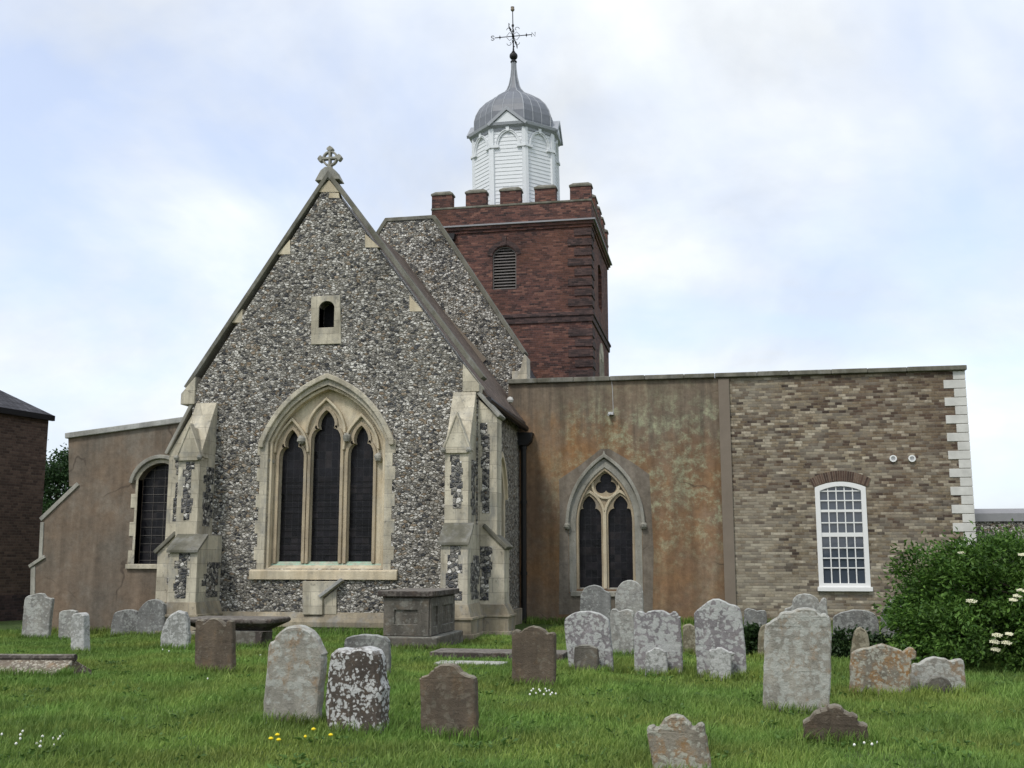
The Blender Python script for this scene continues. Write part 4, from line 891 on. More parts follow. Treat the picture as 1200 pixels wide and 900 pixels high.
for (dx, dy), g in zip(((1, 0), (-1, 0), (0, -1), (0, 1)), 'NSEW'):
    b = MB(); b.tube([(KX, KY, za), (KX + dx * AL, KY + dy * AL, za)], .020, 6)
    b.ball((KX + dx * .62, KY + dy * .62, za), .05, seg=8)
    b.tube([(KX + dx * .62, KY + dy * .62, za - .1), (KX + dx * .62, KY + dy * .62, za + .1)], .012, 5); arm = part(b, 'vane_arm', 'black_iron', vane)
    b = MB(); s = .21
    for st in GL[g]:
        p = []
        for u, v in st:
            if dx: p.append((KX + dx * (AL + .09) + (u - .4) * s, KY, za - s / 2 + v * s))
            else: p.append((KX, KY + dy * (AL + .09) + (u - .4) * s * (-dy), za - s / 2 + v * s))
        b.tube(p, .018, 5)
    part(b, 'vane_letter', 'black_iron', arm)
def scroll(cx_, cy_, cz_, ux, uy, s, flip):
    p = []
    for i in range(22):
        t = i / 21; a = t * 4.4; r = s * (1 - .72 * t); p.append((cx_ + ux * r * math.cos(a), cy_ + uy * r * math.cos(a), cz_ + flip * r * math.sin(a)))
    return p
b = MB()
for a in (0, PI / 2, PI, 3 * PI / 2):
    ux, uy = math.cos(a), math.sin(a)
    for fl in (1, -1):
        b.tube(scroll(KX + ux * .17, KY + uy * .17, za + fl * .33, ux, uy, .13, fl), .013, 5)
        b.tube([(KX + ux * .04, KY + uy * .04, za + fl * .1), (KX + ux * .17, KY + uy * .17, za + fl * .2), (KX + ux * .30, KY + uy * .30, za + fl * .04)], .012, 5)
part(b, 'vane_scrolls', 'black_iron', vane)
b = MB(); b.lathe(KX, KY, [(.03, za - .08), (.06, za - .04), (.06, za + .04), (.03, za + .08)], 10); b.lathe(KX, KY, [(.03, za + .45), (.055, za + .5), (.055, za + .56), (.03, za + .6)], 10); part(b, 'vane_hub', 'black_iron', vane)

for o in (cup, vane):                      # the old timber cupola leans a little to the south
    for c_ in [o] + list(o.children_recursive):
        for v_ in c_.data.vertices:
            zz_ = v_.co.z - zcor
            if zz_ > 0: v_.co.x -= .020 * zz_
# ------------------------------------------------------------------ house on the left
hx, hy = gr(41, 722); hz_top = gz(52, 487, hy); dirn = Vector((-math.sin(R(-11)), math.cos(R(-11)), 0)); nrm = Vector((dirn.y, -dirn.x, 0))
def hf(s, d, z): p = Vector((hx, hy, 0)) - dirn * s - nrm * d; return (p.x, p.y, z)      # s back along the street face, d into the house
house = thing('brick_house', (hx, hy, 0), 'dark brown brick house with a slate hipped roof at the left edge', 'house')
HL, HD = 11.0, 7.0
b = MB(); v = [hf(s, d, z) for z in (-.4, hz_top) for d in (0, HD) for s in (0, HL)]; b.add(v, [(0, 2, 3, 1), (4, 5, 7, 6), (0, 1, 5, 4), (2, 6, 7, 3), (0, 4, 6, 2), (1, 3, 7, 5)]); part(b, 'wall', 'brick_house', house)
b = MB(); o_ = .10; zr = hz_top + 2.3
v = [hf(-o_, -o_, hz_top), hf(HL + o_, -o_, hz_top), hf(HL + o_, HD + o_, hz_top), hf(-o_, HD + o_, hz_top), hf(HD / 2, HD / 2, zr), hf(HL - HD / 2, HD / 2, zr)]
b.add(v, [(0, 1, 5, 4), (1, 2, 5), (2, 3, 4, 5), (3, 0, 4), (3, 2, 1, 0)]); part(b, 'roof', 'slate', house)
b = MB(); v = [hf(s, d, z) for z in (hz_top - .16, hz_top - .005) for d in (-o_ - .04, -o_ + .06) for s in (-o_, HL + o_)]; b.add(v, [(0, 2, 3, 1), (4, 5, 7, 6), (0, 1, 5, 4), (2, 6, 7, 3), (0, 4, 6, 2), (1, 3, 7, 5)]); part(b, 'eaves_gutter', 'black_iron', house)
def hbox(s0, s1, d0, d1, z0, z1):
    b = MB(); v = [hf(s, d, z) for z in (z0, z1) for d in (d0, d1) for s in (s0, s1)]; return b.add(v, [(0, 2, 3, 1), (4, 5, 7, 6), (0, 1, 5, 4), (2, 6, 7, 3), (0, 4, 6, 2), (1, 3, 7, 5)])
part(hbox(-.03, HL + .03, -.035, HD, -.4, .62), 'base_course', 'brick_quoin', house)

# ------------------------------------------------------------------ flint boundary wall on the right
YB = 32.0; bx0 = gx(1120, 600, YB); bz1, bz0 = gz(1170, 597, YB), gz(1170, 611, YB)
bw_ = thing('boundary_wall', (bx0, YB, 0), 'flint boundary wall with a pale stone coping behind the leafy bush on the right', 'wall')
b = MB(); b.box(bx0, bx0 + 16, YB, YB + .4, -.3, bz0); part(b, 'flint_face', 'flint', bw_)
b = MB(); b.plate([(YB - .05, bz0), (YB - .05, bz0 + .22), (YB + .2, bz1 + .03), (YB + .45, bz0 + .22), (YB + .45, bz0)], bx0, bx0 + 16, (), YZ); part(b, 'coping', 'grey_trim', bw_)

# ------------------------------------------------------------------ gravestones
keepout = []          # (x, y, halfwidth, halfdepth) no lawn blades here
skirts = []           # (x0, x1, y) long grass at the foot of stones
def erode(poly, step=.05, jit=.004):
    out = []
    n = len(poly)
    for i in range(n):
        p, q = Vector(poly[i]), Vector(poly[(i + 1) % n]); k = max(1, int((q - p).length / step))
        for j in range(k):
            r = p.lerp(q, j / k); out.append((r.x + random.uniform(-jit, jit), r.y + random.uniform(-jit, jit)))
    return out
def inset(poly, d):
    n = len(poly); a = sum(poly[i][0] * poly[(i + 1) % n][1] - poly[(i + 1) % n][0] * poly[i][1] for i in range(n)); sg = 1 if a > 0 else -1
    out = []
    for i in range(n):
        t = Vector(poly[(i + 1) % n]) - Vector(poly[i - 1]); t.normalize(); out.append((poly[i][0] - sg * t.y * d, poly[i][1] + sg * t.x * d))
    return out
def roundtop(poly):
    """soften the traced outline once (corner cutting), keeping the foot"""
    out = []; n = len(poly)
    for i in range(n):
        p, q = Vector(poly[i]), Vector(poly[(i + 1) % n])
        if (q - p).length < .02: out.append(tuple(p)); continue
        out += [tuple(p.lerp(q, .2)), tuple(p.lerp(q, .8))]
    return out
def slab_mesh(poly, y, th, bev=.014, jit=.004):
    poly = erode(roundtop(poly), .05, jit); n = len(poly); inn = inset(poly, bev)
    rings = [(inn, y), (poly, y + bev), (poly, y + th - bev), (inn, y + th)]
    v = [(a, yy + random.uniform(-.002, .002), c) for ring_, yy in rings for a, c in ring_]; f = []
    tr_ = tessellate_polygon([[Vector((a, c, 0)) for a, c in inn]])
    f += [tuple(t) for t in tr_] + [tuple(i + 3 * n for i in reversed(t)) for t in tr_]
    for k in range(3):
        for i in range(n): j = (i + 1) % n; f.append((k * n + i, k * n + j, (k + 1) * n + j, (k + 1) * n + i))
    m_ = MB(); m_.add(v, f); return m_
def headstone(trace, base, mat, label, th=.11, rot=0.0, lean=0.0, bev=.014, jit=.004, cat='headstone', foot=True, skirt=True, name='headstone', group='headstones in the churchyard'):
    mx_ = (min(p[0] for p in trace) + max(p[0] for p in trace)) / 2
    X, Y = gr(mx_, base)
    gz_ = float(gz_terrain(np.array(X), np.array(Y)))
    X, Y = gr(mx_, base, gz_)
    poly = [at(a, c, Y) for a, c in trace]
    zmin = min(p[1] for p in poly)
    poly = [(a, (-.22 if c < zmin + .08 else c)) for a, c in poly]
    x0, x1 = min(p[0] for p in poly), max(p[0] for p in poly); X = (x0 + x1) / 2
    m_ = slab_mesh(poly, Y, th, bev, jit)
    o = m_.build(name, mat, None, origin=(X, Y + th / 2, 0)); o.rotation_euler = (R(lean), 0, R(rot))
    tag(o, label, cat, group)
    if skirt: skirts.append((x0 - .02, x1 + .02, Y - .03, rot))
    return o
def px(l, ox, oy, s): return [(ox + a / s, oy + c / s) for a, c in l]
Q1 = lambda l: px(l, 0, 660, 3.75)
Q2 = lambda l: px(l, 290, 660, 3.75)
Q3 = lambda l: px(l, 580, 660, 3.75)
Q4 = lambda l: px(l, 860, 660, 3.5294)
# left group
headstone(Q1([(90, 330), (92, 320), (100, 240), (106, 165), (112, 150), (125, 142), (140, 141), (152, 134), (170, 131), (186, 134), (193, 146), (205, 152), (220, 152), (227, 160), (220, 210), (208, 330)]), 749, 'stone_pale', 'tall pale pinkish headstone tilting right, far left in front of the rendered wall', .12, 2)
headstone(Q1([(255, 340), (257, 220), (265, 211), (280, 207), (305, 205), (325, 207), (335, 214), (335, 340)]), 750.5, 'stone_pale', 'plain pale headstone half hidden behind a narrow upright stone on the left', .10, 0)
headstone(Q1([(310, 402), (308, 240), (316, 227), (330, 220), (348, 217), (362, 221), (372, 232), (380, 398)]), 767, 'stone_white', 'narrow near-white headstone with greenish thick side, left lawn', .17, -10)
headstone(Q1([(481, 322), (490, 262), (499, 222), (515, 212), (540, 205), (566, 203), (590, 207), (601, 216), (600, 322)]), 746, 'stone_grey', 'low dark grey round-topped headstone with a white splash against the chapel wall', .11, 3)
headstone(Q1([(596, 322), (598, 240), (605, 212), (622, 186), (645, 166), (672, 157), (700, 162), (722, 182), (722, 322)]), 746.5, 'stone_grey', 'taller dark grey rounded headstone leaning at the chapel wall beside the buttress', .11, 0)
headstone(Q1([(700, 382), (704, 325), (717, 268), (740, 230), (762, 214), (785, 209), (812, 220), (820, 268), (824, 340), (820, 380)]), 762, 'stone_white', 'rough lichen-crusted pale headstone at the foot of the left buttress', .16, 4, 0, .03, .010)
headstone(Q1([(856, 488), (854, 262), (862, 250), (874, 247), (886, 252), (894, 268), (903, 258), (918, 245), (940, 241), (962, 247), (982, 266), (990, 276), (998, 256), (1010, 251), (1023, 258), (1027, 488)]), 790, 'stone_brown', 'brown headstone with rounded centre and small shoulders in front of the table tomb', .12, -3)
# centre group
headstone(Q2([(60, 692), (66, 640), (82, 500), (95, 362), (106, 342), (122, 338), (130, 318), (150, 295), (185, 276), (235, 270), (282, 292), (310, 325), (325, 365), (342, 392), (340, 410), (335, 480), (318, 610), (300, 722)]), 849, 'stone_pale_rust', 'big pale arched headstone tilting right, leftmost of the front pair', .13, -2, 3, .02)
headstone(Q2([(345, 755), (338, 560), (354, 470), (362, 410), (372, 388), (398, 375), (430, 377), (452, 390), (470, 378), (515, 371), (555, 380), (574, 405), (588, 510), (598, 570), (588, 758)]), 862, 'stone_dark', 'dark double-humped headstone thickly spotted with white lichen', .24, -8, 0, .03, .008)
headstone(Q2([(420, 500), (422, 350), (430, 330), (465, 317), (520, 312), (572, 317), (610, 328), (623, 348), (624, 500)]), 796, 'stone_grey', 'low grey headstone just behind the dark white-spotted double-humped stone', .10, 0)
headstone(Q2([(765, 770), (757, 600), (752, 512), (758, 502), (788, 492), (812, 472), (826, 455), (850, 446), (885, 442), (918, 453), (934, 476), (955, 489), (988, 498), (1000, 510), (1006, 560), (1008, 775)]), 867.5, 'stone_brown', 'brown bell-topped headstone standing alone in the front lawn', .12, -5)
headstone(Q3([(75, 545), (72, 312), (78, 298), (92, 291), (106, 296), (112, 306), (124, 290), (144, 280), (168, 276), (196, 282), (218, 296), (230, 308), (242, 303), (258, 306), (266, 318), (262, 545)]), 806, 'stone_brown', 'brown three-lobed headstone beside the ledger slab below the downpipe', .12, -4)
# right-hand row
headstone(Q3([(336, 482), (318, 410), (303, 260), (308, 244), (330, 226), (362, 213), (410, 209), (452, 218), (485, 235), (501, 252), (508, 320), (516, 400), (521, 482)]), 789, 'stone_mauve', 'broad grey headstone with a shallow curved top, behind the small squat brown stone', .11, -3)
headstone(Q3([(345, 485), (347, 378), (352, 368), (370, 360), (408, 358), (442, 368), (455, 380), (453, 485)]), 790.5, 'tomb_grey', 'small squat brownish footstone in front of the broad curved-top headstone', .09, -4, name='footstone', cat='footstone')
headstone(Q3([(515, 412), (506, 240), (507, 212), (516, 201), (530, 200), (545, 211), (562, 205), (585, 202), (606, 208), (612, 225), (610, 412)]), 769.5, 'stone_pale', 'pale headstone standing back in the gap between two broad grey ones', .10, 0)
headstone(Q3([(614, 476), (609, 250), (616, 222), (630, 210), (646, 212), (658, 222), (676, 212), (705, 206), (738, 208), (760, 218), (768, 224), (780, 213), (793, 213), (803, 222), (806, 234), (818, 238), (814, 248), (822, 350), (827, 492)]), 792, 'stone_mauve', 'pale headstone with a low central arch and scrolled right shoulder', .12, -2)
headstone(Q3([(658, 496), (660, 400), (668, 390), (684, 384), (700, 370), (720, 372), (742, 384), (757, 390), (757, 496)]), 794, 'stone_white', 'small whitish footstone in front of the scroll-shouldered headstone', .08, -3, name='footstone', cat='footstone')
headstone(Q3([(372, 320), (373, 165), (378, 135), (388, 115), (408, 100), (440, 94), (468, 104), (484, 122), (500, 126), (508, 142), (507, 320)]), 749, 'stone_grey', 'mottled grey headstone under the left light of the two-light church window', .11, 0)
headstone(Q3([(527, 320), (527, 152), (535, 110), (558, 82), (590, 71), (622, 81), (645, 107), (652, 132), (652, 320)]), 747, 'stone_pale', 'pale round-headed headstone under the right light of the two-light church window', .10, 0)
headstone(Q3([(826, 400), (824, 280), (835, 270), (858, 267), (872, 276), (900, 290), (900, 400)]), 768, 'stone_olive', 'low olive-brown headstone half hidden behind the tall bell-topped one', .11, 0)
headstone(Q3([(895, 512), (886, 430), (876, 260), (874, 225), (884, 206), (908, 192), (930, 172), (952, 159), (978, 156), (1008, 166), (1030, 179), (1062, 186), (1080, 202), (1088, 245), (1100, 360), (1110, 494)]), 796, 'stone_mauve', 'tall purplish headstone with a wavy bell top and white lichen patches', .13, -2)
headstone(Q3([(944, 520), (945, 398), (940, 386), (952, 378), (968, 380), (976, 368), (998, 370), (1020, 384), (1034, 390), (1056, 394), (1050, 406), (1040, 412), (1036, 520)]), 798.5, 'stone_white', 'small crumbling white footstone in front of the tall purplish headstone', .08, -3, name='footstone', cat='footstone', jit=.007)
headstone(Q4([(40, 300), (40, 200), (55, 185), (80, 190), (95, 198), (112, 194), (134, 196), (137, 240), (132, 300)]), 757, 'stone_grey', 'flat-topped grey headstone right behind the tall purplish one', .10, 0)
headstone(Q4([(98, 400), (100, 300), (112, 264), (122, 256), (150, 250), (180, 256), (180, 400)]), 772, 'stone_olive', 'sliver of a brownish headstone showing left of the largest pale stone', .10, 0)
headstone(Q4([(122, 606), (120, 590), (124, 440), (129, 265), (136, 252), (152, 245), (165, 232), (184, 224), (194, 206), (215, 202), (240, 201), (258, 190), (300, 184), (336, 190), (352, 206), (364, 212), (380, 208), (392, 218), (402, 232), (405, 275), (402, 480), (398, 560), (388, 606), (290, 634), (210, 622)]), 838, 'stone_pale_rust', 'largest headstone, tall pale slab with shouldered top and rusty foot, right of centre', .15, -3, 2)
headstone(Q4([(200, 300), (205, 190), (240, 180), (245, 150), (262, 131), (292, 125), (322, 130), (348, 146), (354, 168), (364, 148), (375, 141), (386, 152), (388, 300)]), 750, 'stone_pale', 'grey headstone with a round top peeping over the largest pale slab', .10, 0)
headstone(Q4([(410, 340), (410, 228), (422, 214), (450, 202), (500, 191), (548, 195), (582, 208), (600, 236), (602, 340)]), 757, 'stone_grey', 'wide low headstone with a curved top below the white sash window', .10, 0)
headstone(Q4([(612, 320), (610, 220), (620, 184), (645, 158), (685, 140), (725, 138), (750, 156), (758, 320)]), 751, 'stone_grey', 'round-topped grey headstone half swallowed by the leafy bush', .10, 0)
headstone(Q4([(484, 500), (488, 332), (500, 292), (512, 268), (526, 264), (542, 276), (556, 300), (562, 345), (562, 500)]), 806, 'stone_olive', 'jagged upright stone fragment rising behind the broad broken headstone', .10, 0, jit=.012)
headstone(Q4([(482, 540), (481, 440), (486, 380), (502, 362), (545, 352), (588, 342), (625, 335), (650, 344), (672, 352), (698, 366), (712, 362), (722, 350), (738, 347), (752, 360), (758, 396), (730, 402), (727, 562), (600, 550)]), 817, 'stone_orange', 'broad low broken headstone with orange stained jagged top', .12, -2, jit=.007)
headstone(Q4([(732, 556), (733, 430), (745, 416), (770, 415), (785, 404), (804, 392), (836, 387), (870, 393), (895, 404), (908, 404), (918, 398), (950, 397), (956, 430), (966, 534)]), 814, 'stone_pale_rust', 'low headstone with a humped centre and square right shoulder next to the bush', .11, 3)
headstone(Q4([(790, 552), (795, 502), (812, 476), (848, 465), (884, 477), (904, 504), (906, 552)]), 817.5, 'tomb_grey', 'little round-topped dark footstone in front of the humped low headstone', .10, 2, name='footstone', cat='footstone')
headstone(Q4([(294, 742), (287, 672), (290, 656), (305, 650), (320, 640), (336, 616), (360, 606), (384, 602), (396, 590), (418, 587), (440, 595), (465, 612), (480, 622), (500, 624), (514, 638), (516, 658), (535, 664), (552, 668), (557, 690), (555, 742), (420, 746)]), 872, 'stone_brown', 'sunken dark brown headstone top with stepped shoulders, front right lawn', .14, -4, 4, jit=.007)
headstone(Q3([(705, 980), (690, 860), (672, 765), (667, 738), (672, 722), (688, 717), (702, 724), (716, 728), (726, 712), (740, 690), (768, 675), (798, 669), (832, 681), (856, 703), (868, 724), (878, 722), (892, 711), (908, 701), (920, 714), (928, 760), (938, 830), (950, 890), (956, 980)]), 914, 'stone_orange', 'orange lichened headstone with rounded centre and scrolled shoulders at the bottom edge', .11, -3)

# ------------------------------------------------------------------ tombs
def at_base(pxx, base): return gr(pxx, base)
# table tomb on the left: a thick bevelled slab over a pedestal and legs
X, Y = gr(265, 760); t_ = thing('table_tomb', (X, Y, 0), 'table tomb with a thick dark overhanging slab beside the left buttress', 'tomb')
sx0_, sx1_ = gx(212, 730, Y - .1), gx(317, 730, Y - .1); zt_, zb2 = gz(265, 725, Y - .1), gz(265, 741, Y - .1)
b = MB(); cxm, cym = (sx0_ + sx1_) / 2, Y + .38
prof_ = [(-.30, zb2), (-.06, zb2 + .13), (0, zb2 + .16), (0, zt_ - .02), (-.03, zt_)]
v = []; hw, hd = (sx1_ - sx0_) / 2, .48
for k, z in prof_: v += [(cxm - hw - k, cym - hd - k, z), (cxm + hw + k, cym - hd - k, z), (cxm + hw + k, cym + hd + k, z), (cxm - hw - k, cym + hd + k, z)]
f = [(3, 2, 1, 0), tuple(range(len(v) - 4, len(v)))]
for i in range(len(prof_) - 1):
    for j in range(4): f.append((i * 4 + j, i * 4 + (j + 1) % 4, i * 4 + 4 + (j + 1) % 4, i * 4 + 4 + j))
b.add(v, f); part(b, 'top_slab', 'tomb_dark', t_, bevel=.02)
b = MB(); b.box(gx(240, 745, Y), gx(300, 745, Y), Y, Y + .75, -.2, zb2 + .02); part(b, 'pedestal', 'tomb_grey', t_, bevel=.02)
for pxx in (303, 236):
    b = MB(); x = gx(pxx, 745, Y); s_ = 1 if pxx > 260 else -1
    b.plate([(x - .05, -.2), (x - .05, .28), (x - .08 , zb2 + .02), (x + .18 * (s_ > 0) + .08, zb2 + .02), (x + .09, .3), (x + .06, .2), (x + .06, -.2)] if s_ > 0 else [(x - .06, -.2), (x - .06, .2), (x - .09, .3), (x - .2, zb2 + .02), (x + .08, zb2 + .02), (x + .05, .28), (x + .05, -.2)], Y - .02, Y + .14); part(b, 'leg', 'tomb_dark', t_, bevel=.015)
keepout.append((cxm, cym, .75, .42)); skirts.append((sx0_ + .3, sx1_ - .1, Y - .03, 0))
# chest tomb
X0, Y0 = gr(447, 763); Xb1 = gx(512, 763, Y0)
t_ = thing('chest_tomb', ((X0 + Xb1) / 2, Y0, 0), 'big brown chest tomb with panelled sides under the right buttress', 'tomb')
DP = 1.75; zb3 = gz(480, 746, Y0 + .1); yb = Y0 + .12; xb0, xb1 = gx(450, 720, yb), gx(503, 720, yb); zt3 = gz(480, 701, yb)
b = MB(); b.box(X0, Xb1, Y0, Y0 + DP + .24, -.2, zb3); part(b, 'base', 'tomb_grey', t_, bevel=.03)
def panel_frame(b, fr, u0, u1, v0, v1, d, side, m=.1, th=.03):
    dd = d; b.plate([(u0, v0), (u0, v1), (u1, v1), (u1, v0)], dd, dd + side * th, [[(u0 + m, v0 + m), (u0 + m, v1 - m), (u1 - m, v1 - m), (u1 - m, v0 + m)]], fr)
b = MB(); b.box(xb0, xb1, yb, yb + DP, zb3, zt3); bd = part(b, 'chest', 'tomb_grey', t_, bevel=.015)
b = MB(); panel_frame(b, XZ, xb0 + .002, xb1 - .002, zb3 + .01, zt3 - .003, yb - .035, 1, .2, .05); part(b, 'front_panel', 'tomb_grey', bd, bevel=.008)
b = MB(); panel_frame(b, YZ, yb + .002, yb + .62, zb3 + .01, zt3 - .003, xb1 + .035, -1, .15, .05); panel_frame(b, YZ, yb + .64, yb + DP - .002, zb3 + .01, zt3 - .003, xb1 + .035, -1, .15, .05); part(b, 'side_panel', 'tomb_grey', bd, bevel=.008)
b = MB(); zt4 = gz(480, 692.5, yb - .1)
for i, (k, z0_, z1_) in enumerate(((.03, zt3, zt3 + .03), (.10, zt3 + .028, zt4))): b.box(xb0 - k, xb1 + k, yb - k, yb + DP + k, z0_, z1_)
part(b, 'top_slab', 'tomb_dark', t_, bevel=.025)
keepout.append(((X0 + Xb1) / 2, Y0 + 1, (Xb1 - X0) / 2, 1.0)); skirts.append((X0, Xb1, Y0 - .03, 0))
# ledger slab and the pale flat stone before it
X0, Y0 = gr(503, 771); X1 = gx(660, 771, Y0); zt_ = gz(550, 762, Y0 + .0)
o = MB().box(X0, X1, Y0, Y0 + .75, -.15, .10).build('ledger_slab', 'tomb_dark', None, origin=((X0 + X1) / 2, Y0 + .4, 0), bevel=.02); tag(o, 'long dark ledger slab lying in the grass by the right buttress', 'grave slab'); keepout.append(((X0 + X1) / 2, Y0 + .37, (X1 - X0) / 2, .37))
X0, Y0 = gr(508, 780); X1 = gx(590, 780, Y0)
o = MB().box(X0, X1, Y0, Y0 + .42, -.15, .045).build('flat_stone', 'stone_pale', None, origin=((X0 + X1) / 2, Y0 + .2, 0), bevel=.02); tag(o, 'pale flat stone sunk in the grass before the dark ledger slab', 'grave slab'); keepout.append(((X0 + X1) / 2 + .1, Y0 + .2, (X1 - X0) / 2 - .2, .2))
# coped (ridged) grave stone on the far left
X1, Y0 = gr(68, 797); X0 = X1 - 2.3; ridge_z = gz(80, 772, Y0 + .35)
b = MB(); ym, y1_ = Y0 + .36, Y0 + .72
v = [(X0, Y0, -.15), (X1, Y0, -.15), (X1 + .05, y1_, -.15), (X0, y1_, -.15), (X0, Y0, .06), (X1, Y0, .06), (X1 + .05, y1_, .06), (X0, y1_, .06), (X0, ym, ridge_z - .03), (X1 - .02, ym, ridge_z)]
b.add(v, [(0, 1, 5, 4), (1, 2, 6, 5), (2, 3, 7, 6), (3, 0, 4, 7), (4, 5, 9, 8), (6, 7, 8, 9), (5, 6, 9), (7, 4, 8), (3, 2, 1, 0)])
cs = thing('coped_stone', ((X0 + X1) / 2, ym, 0), 'ridged coped grave stone mottled with lichen lying at the left edge', 'grave stone'); part(b, 'body', 'stone_coped', cs, bevel=.015)
b = MB(); b.tube([(X0, ym, ridge_z - .01), (X1 - .5, ym, ridge_z + .005), (X1 + .01, ym, ridge_z + .015)], .05, 8); part(b, 'ridge_roll', 'tomb_dark', cs)
keepout.append(((X0 + X1) / 2, ym, 1.1, .3)); skirts.append((X0, X1, Y0 - .03, 0))

# ------------------------------------------------------------------ leaves
def leaf_mesh(P, N, L, W, name, mat, parent=None, origin=None):
    """one folded leaf (4 verts, 2 tris) per row: P points, N growth directions, L lengths, W widths"""
    n = len(P); up = rng.normal(size=(n, 3)); N = N / np.linalg.norm(N, axis=1)[:, None]
    S_ = np.cross(N, up); S_ /= np.linalg.norm(S_, axis=1)[:, None]; K = np.cross(S_, N)
    v = np.empty((n, 4, 3)); v[:, 0] = P; v[:, 1] = P + N * (L * .5)[:, None] + S_ * W[:, None] + K * (L * .1)[:, None]
    v[:, 2] = P + N * L[:, None] - K * (L * .12)[:, None]; v[:, 3] = P + N * (L * .5)[:, None] - S_ * W[:, None] + K * (L * .1)[:, None]
    o0 = np.array(origin if origin is not None else parent['_o']); v = v.reshape(-1, 3) - o0
    idx = np.arange(n) * 4; t = np.stack([idx, idx + 1, idx + 2, idx, idx + 2, idx + 3], 1).reshape(-1)
    me = bpy.data.meshes.new(name); me.vertices.add(n * 4); me.vertices.foreach_set('co', v.reshape(-1))
    me.loops.add(n * 6); me.loops.foreach_set('vertex_index', t); me.polygons.add(n * 2)
    me.polygons.foreach_set('loop_start', np.arange(n * 2) * 3); me.polygons.foreach_set('loop_total', np.full(n * 2, 3)); me.update(); me.validate()
    me.materials.append(M[mat]); o = bpy.data.objects.new(name, me); C.objects.link(o)
    if parent is not None: o.parent = parent
    else: o.location = o0
    return o
def clumps(cen, rad, n, per, lumpy=.25, shell=.55, box=0):
    """clump centres in an uneven ellipsoid, leaves spread through each clump"""
    d = rng.normal(size=(n, 3)); d /= np.linalg.norm(d, axis=1)[:, None]
    r = shell + (1 - shell) * rng.random(n) ** .6
    lum = 1 + lumpy * (np.sin(d[:, 0] * 4 + 1) * np.cos(d[:, 2] * 5 + d[:, 1] * 3)) 
    if box: r = r / (np.abs(d) ** box).sum(1) ** (1 / box)
    c = np.array(cen) + d * np.array(rad) * (r * lum)[:, None]
    cr = rng.uniform(.6, 1.25, n)
    k = np.repeat(np.arange(n), per)
    off = rng.normal(size=(n * per, 3)); 
    return c, cr, k, off, d
# elder bush
bc = np.array((5.2, 18.2, .60)); br_ = np.array((2.55, 1.6, 1.30))
bush = thing('elder_bush', (5.3, 18.0, 0), 'large dark green elder bush with flat cream flower heads at the right edge', 'bush')
c, cr, k, off, d = clumps(bc, br_, 520, 200, .13, .5, 2.35)
ok = c[:, 2] > .05
P = c[k] + off * np.array((.135, .135, .095)) * cr[k][:, None]
keep = (P[:, 2] > .02) & ok[k]; P = P[keep]; dd = d[k][keep]
N = dd * .7 + rng.normal(size=P.shape) * .55 + np.array((0, -.1, -.15))
leaf_mesh(P, N, rng.uniform(.045, .12, len(P)), rng.uniform(.012, .025, len(P)), 'foliage', 'elder_leaf', bush)
b = MB()
for i in range(26):
    a = random.uniform(0, 2 * PI); e_ = bc + br_ * np.array((math.cos(a) * .75, math.sin(a) * .75, random.uniform(.1, .75)))
    b.tube([(5.3 + math.cos(a) * .35, 18.2 + math.sin(a) * .3, -.1), tuple((np.array((5.3, 18.2, .5)) + e_) / 2 + np.array((0, 0, .15))), tuple(e_)], [.035, .022, .008], 6)
part(b, 'stems', 'bark', bush)
def on_bush(pxx, pyy):
    dr = np.array(ray(pxx, pyy)); o_ = (np.array((0, 0, EYE)) - bc) / (br_ * 1.12); q = dr / (br_ * 1.12)
    A, B, Cc = q @ q, 2 * o_ @ q, o_ @ o_ - 1; D = B * B - 4 * A * Cc
    t = -B / (2 * A) if D < 0 else (-B - math.sqrt(D)) / (2 * A)
    return np.array((0, 0, EYE)) + dr * t
for pxx, pyy in ((1139, 706), (1188, 705), (1197, 694), (1193, 700), (1169, 746), (1183, 745), (1166, 754), (1180, 755), (1167, 763), (1127, 650), (1199, 652), (1230, 700), (1245, 735)):
    p = on_bush(pxx, pyy); s_ = random.uniform(.05, .075) * (1.25 if pxx == 1139 else 1); b = MB()
    for i in range(26):
        a = i * 2.4; r = s_ * math.sqrt(i / 26); b.ball((p[0] + r * math.cos(a), p[1] + r * math.sin(a), p[2] + .03 - r * r * 2 + r * math.sin(a) * .32 + random.uniform(-.004, .004)), .014, 1, 1, .6, 6)
    b.tube([(p[0], p[1] + .16, p[2] - .05), (p[0], p[1], p[2] + .02)], .005, 5)
    part(b, 'flower_head', 'umbel', bush)
# ivy on the stones
for (pxx, base, wx, h, lab) in ((884, 772, .18, .50, 'clump of dark ivy between the tall purplish headstone and the largest pale slab'), (1003, 772, .52, .44, 'wide mound of dark ivy before the curved-top headstone under the sash window')):
    X, Y = gr(pxx, base); iv = thing('ivy', (X, Y, 0), lab, 'ivy', 'ivy clumps')
    c, cr, k, off, d = clumps((X, Y + .12, h * .48), (wx, .14, h * .5), 60, 60, .2, .3)
    P = c[k] + off * .05; N = d[k] * .6 + rng.normal(size=P.shape) * .5 + np.array((0, -.4, -.3)); keep = P[:, 2] > 0.01
    leaf_mesh(P[keep], N[keep], rng.uniform(.05, .085, keep.sum()), rng.uniform(.018, .03, keep.sum()), 'foliage', 'ivy_leaf', iv)
    b = MB()
    for i in range(5): b.tube([(X + wx * (i / 4 - .5), Y + .12, -.05), (X + wx * (i / 4 - .5) * 1.2, Y + .1, h * .7)], .01, 5)
    part(b, 'stems', 'bark', iv)
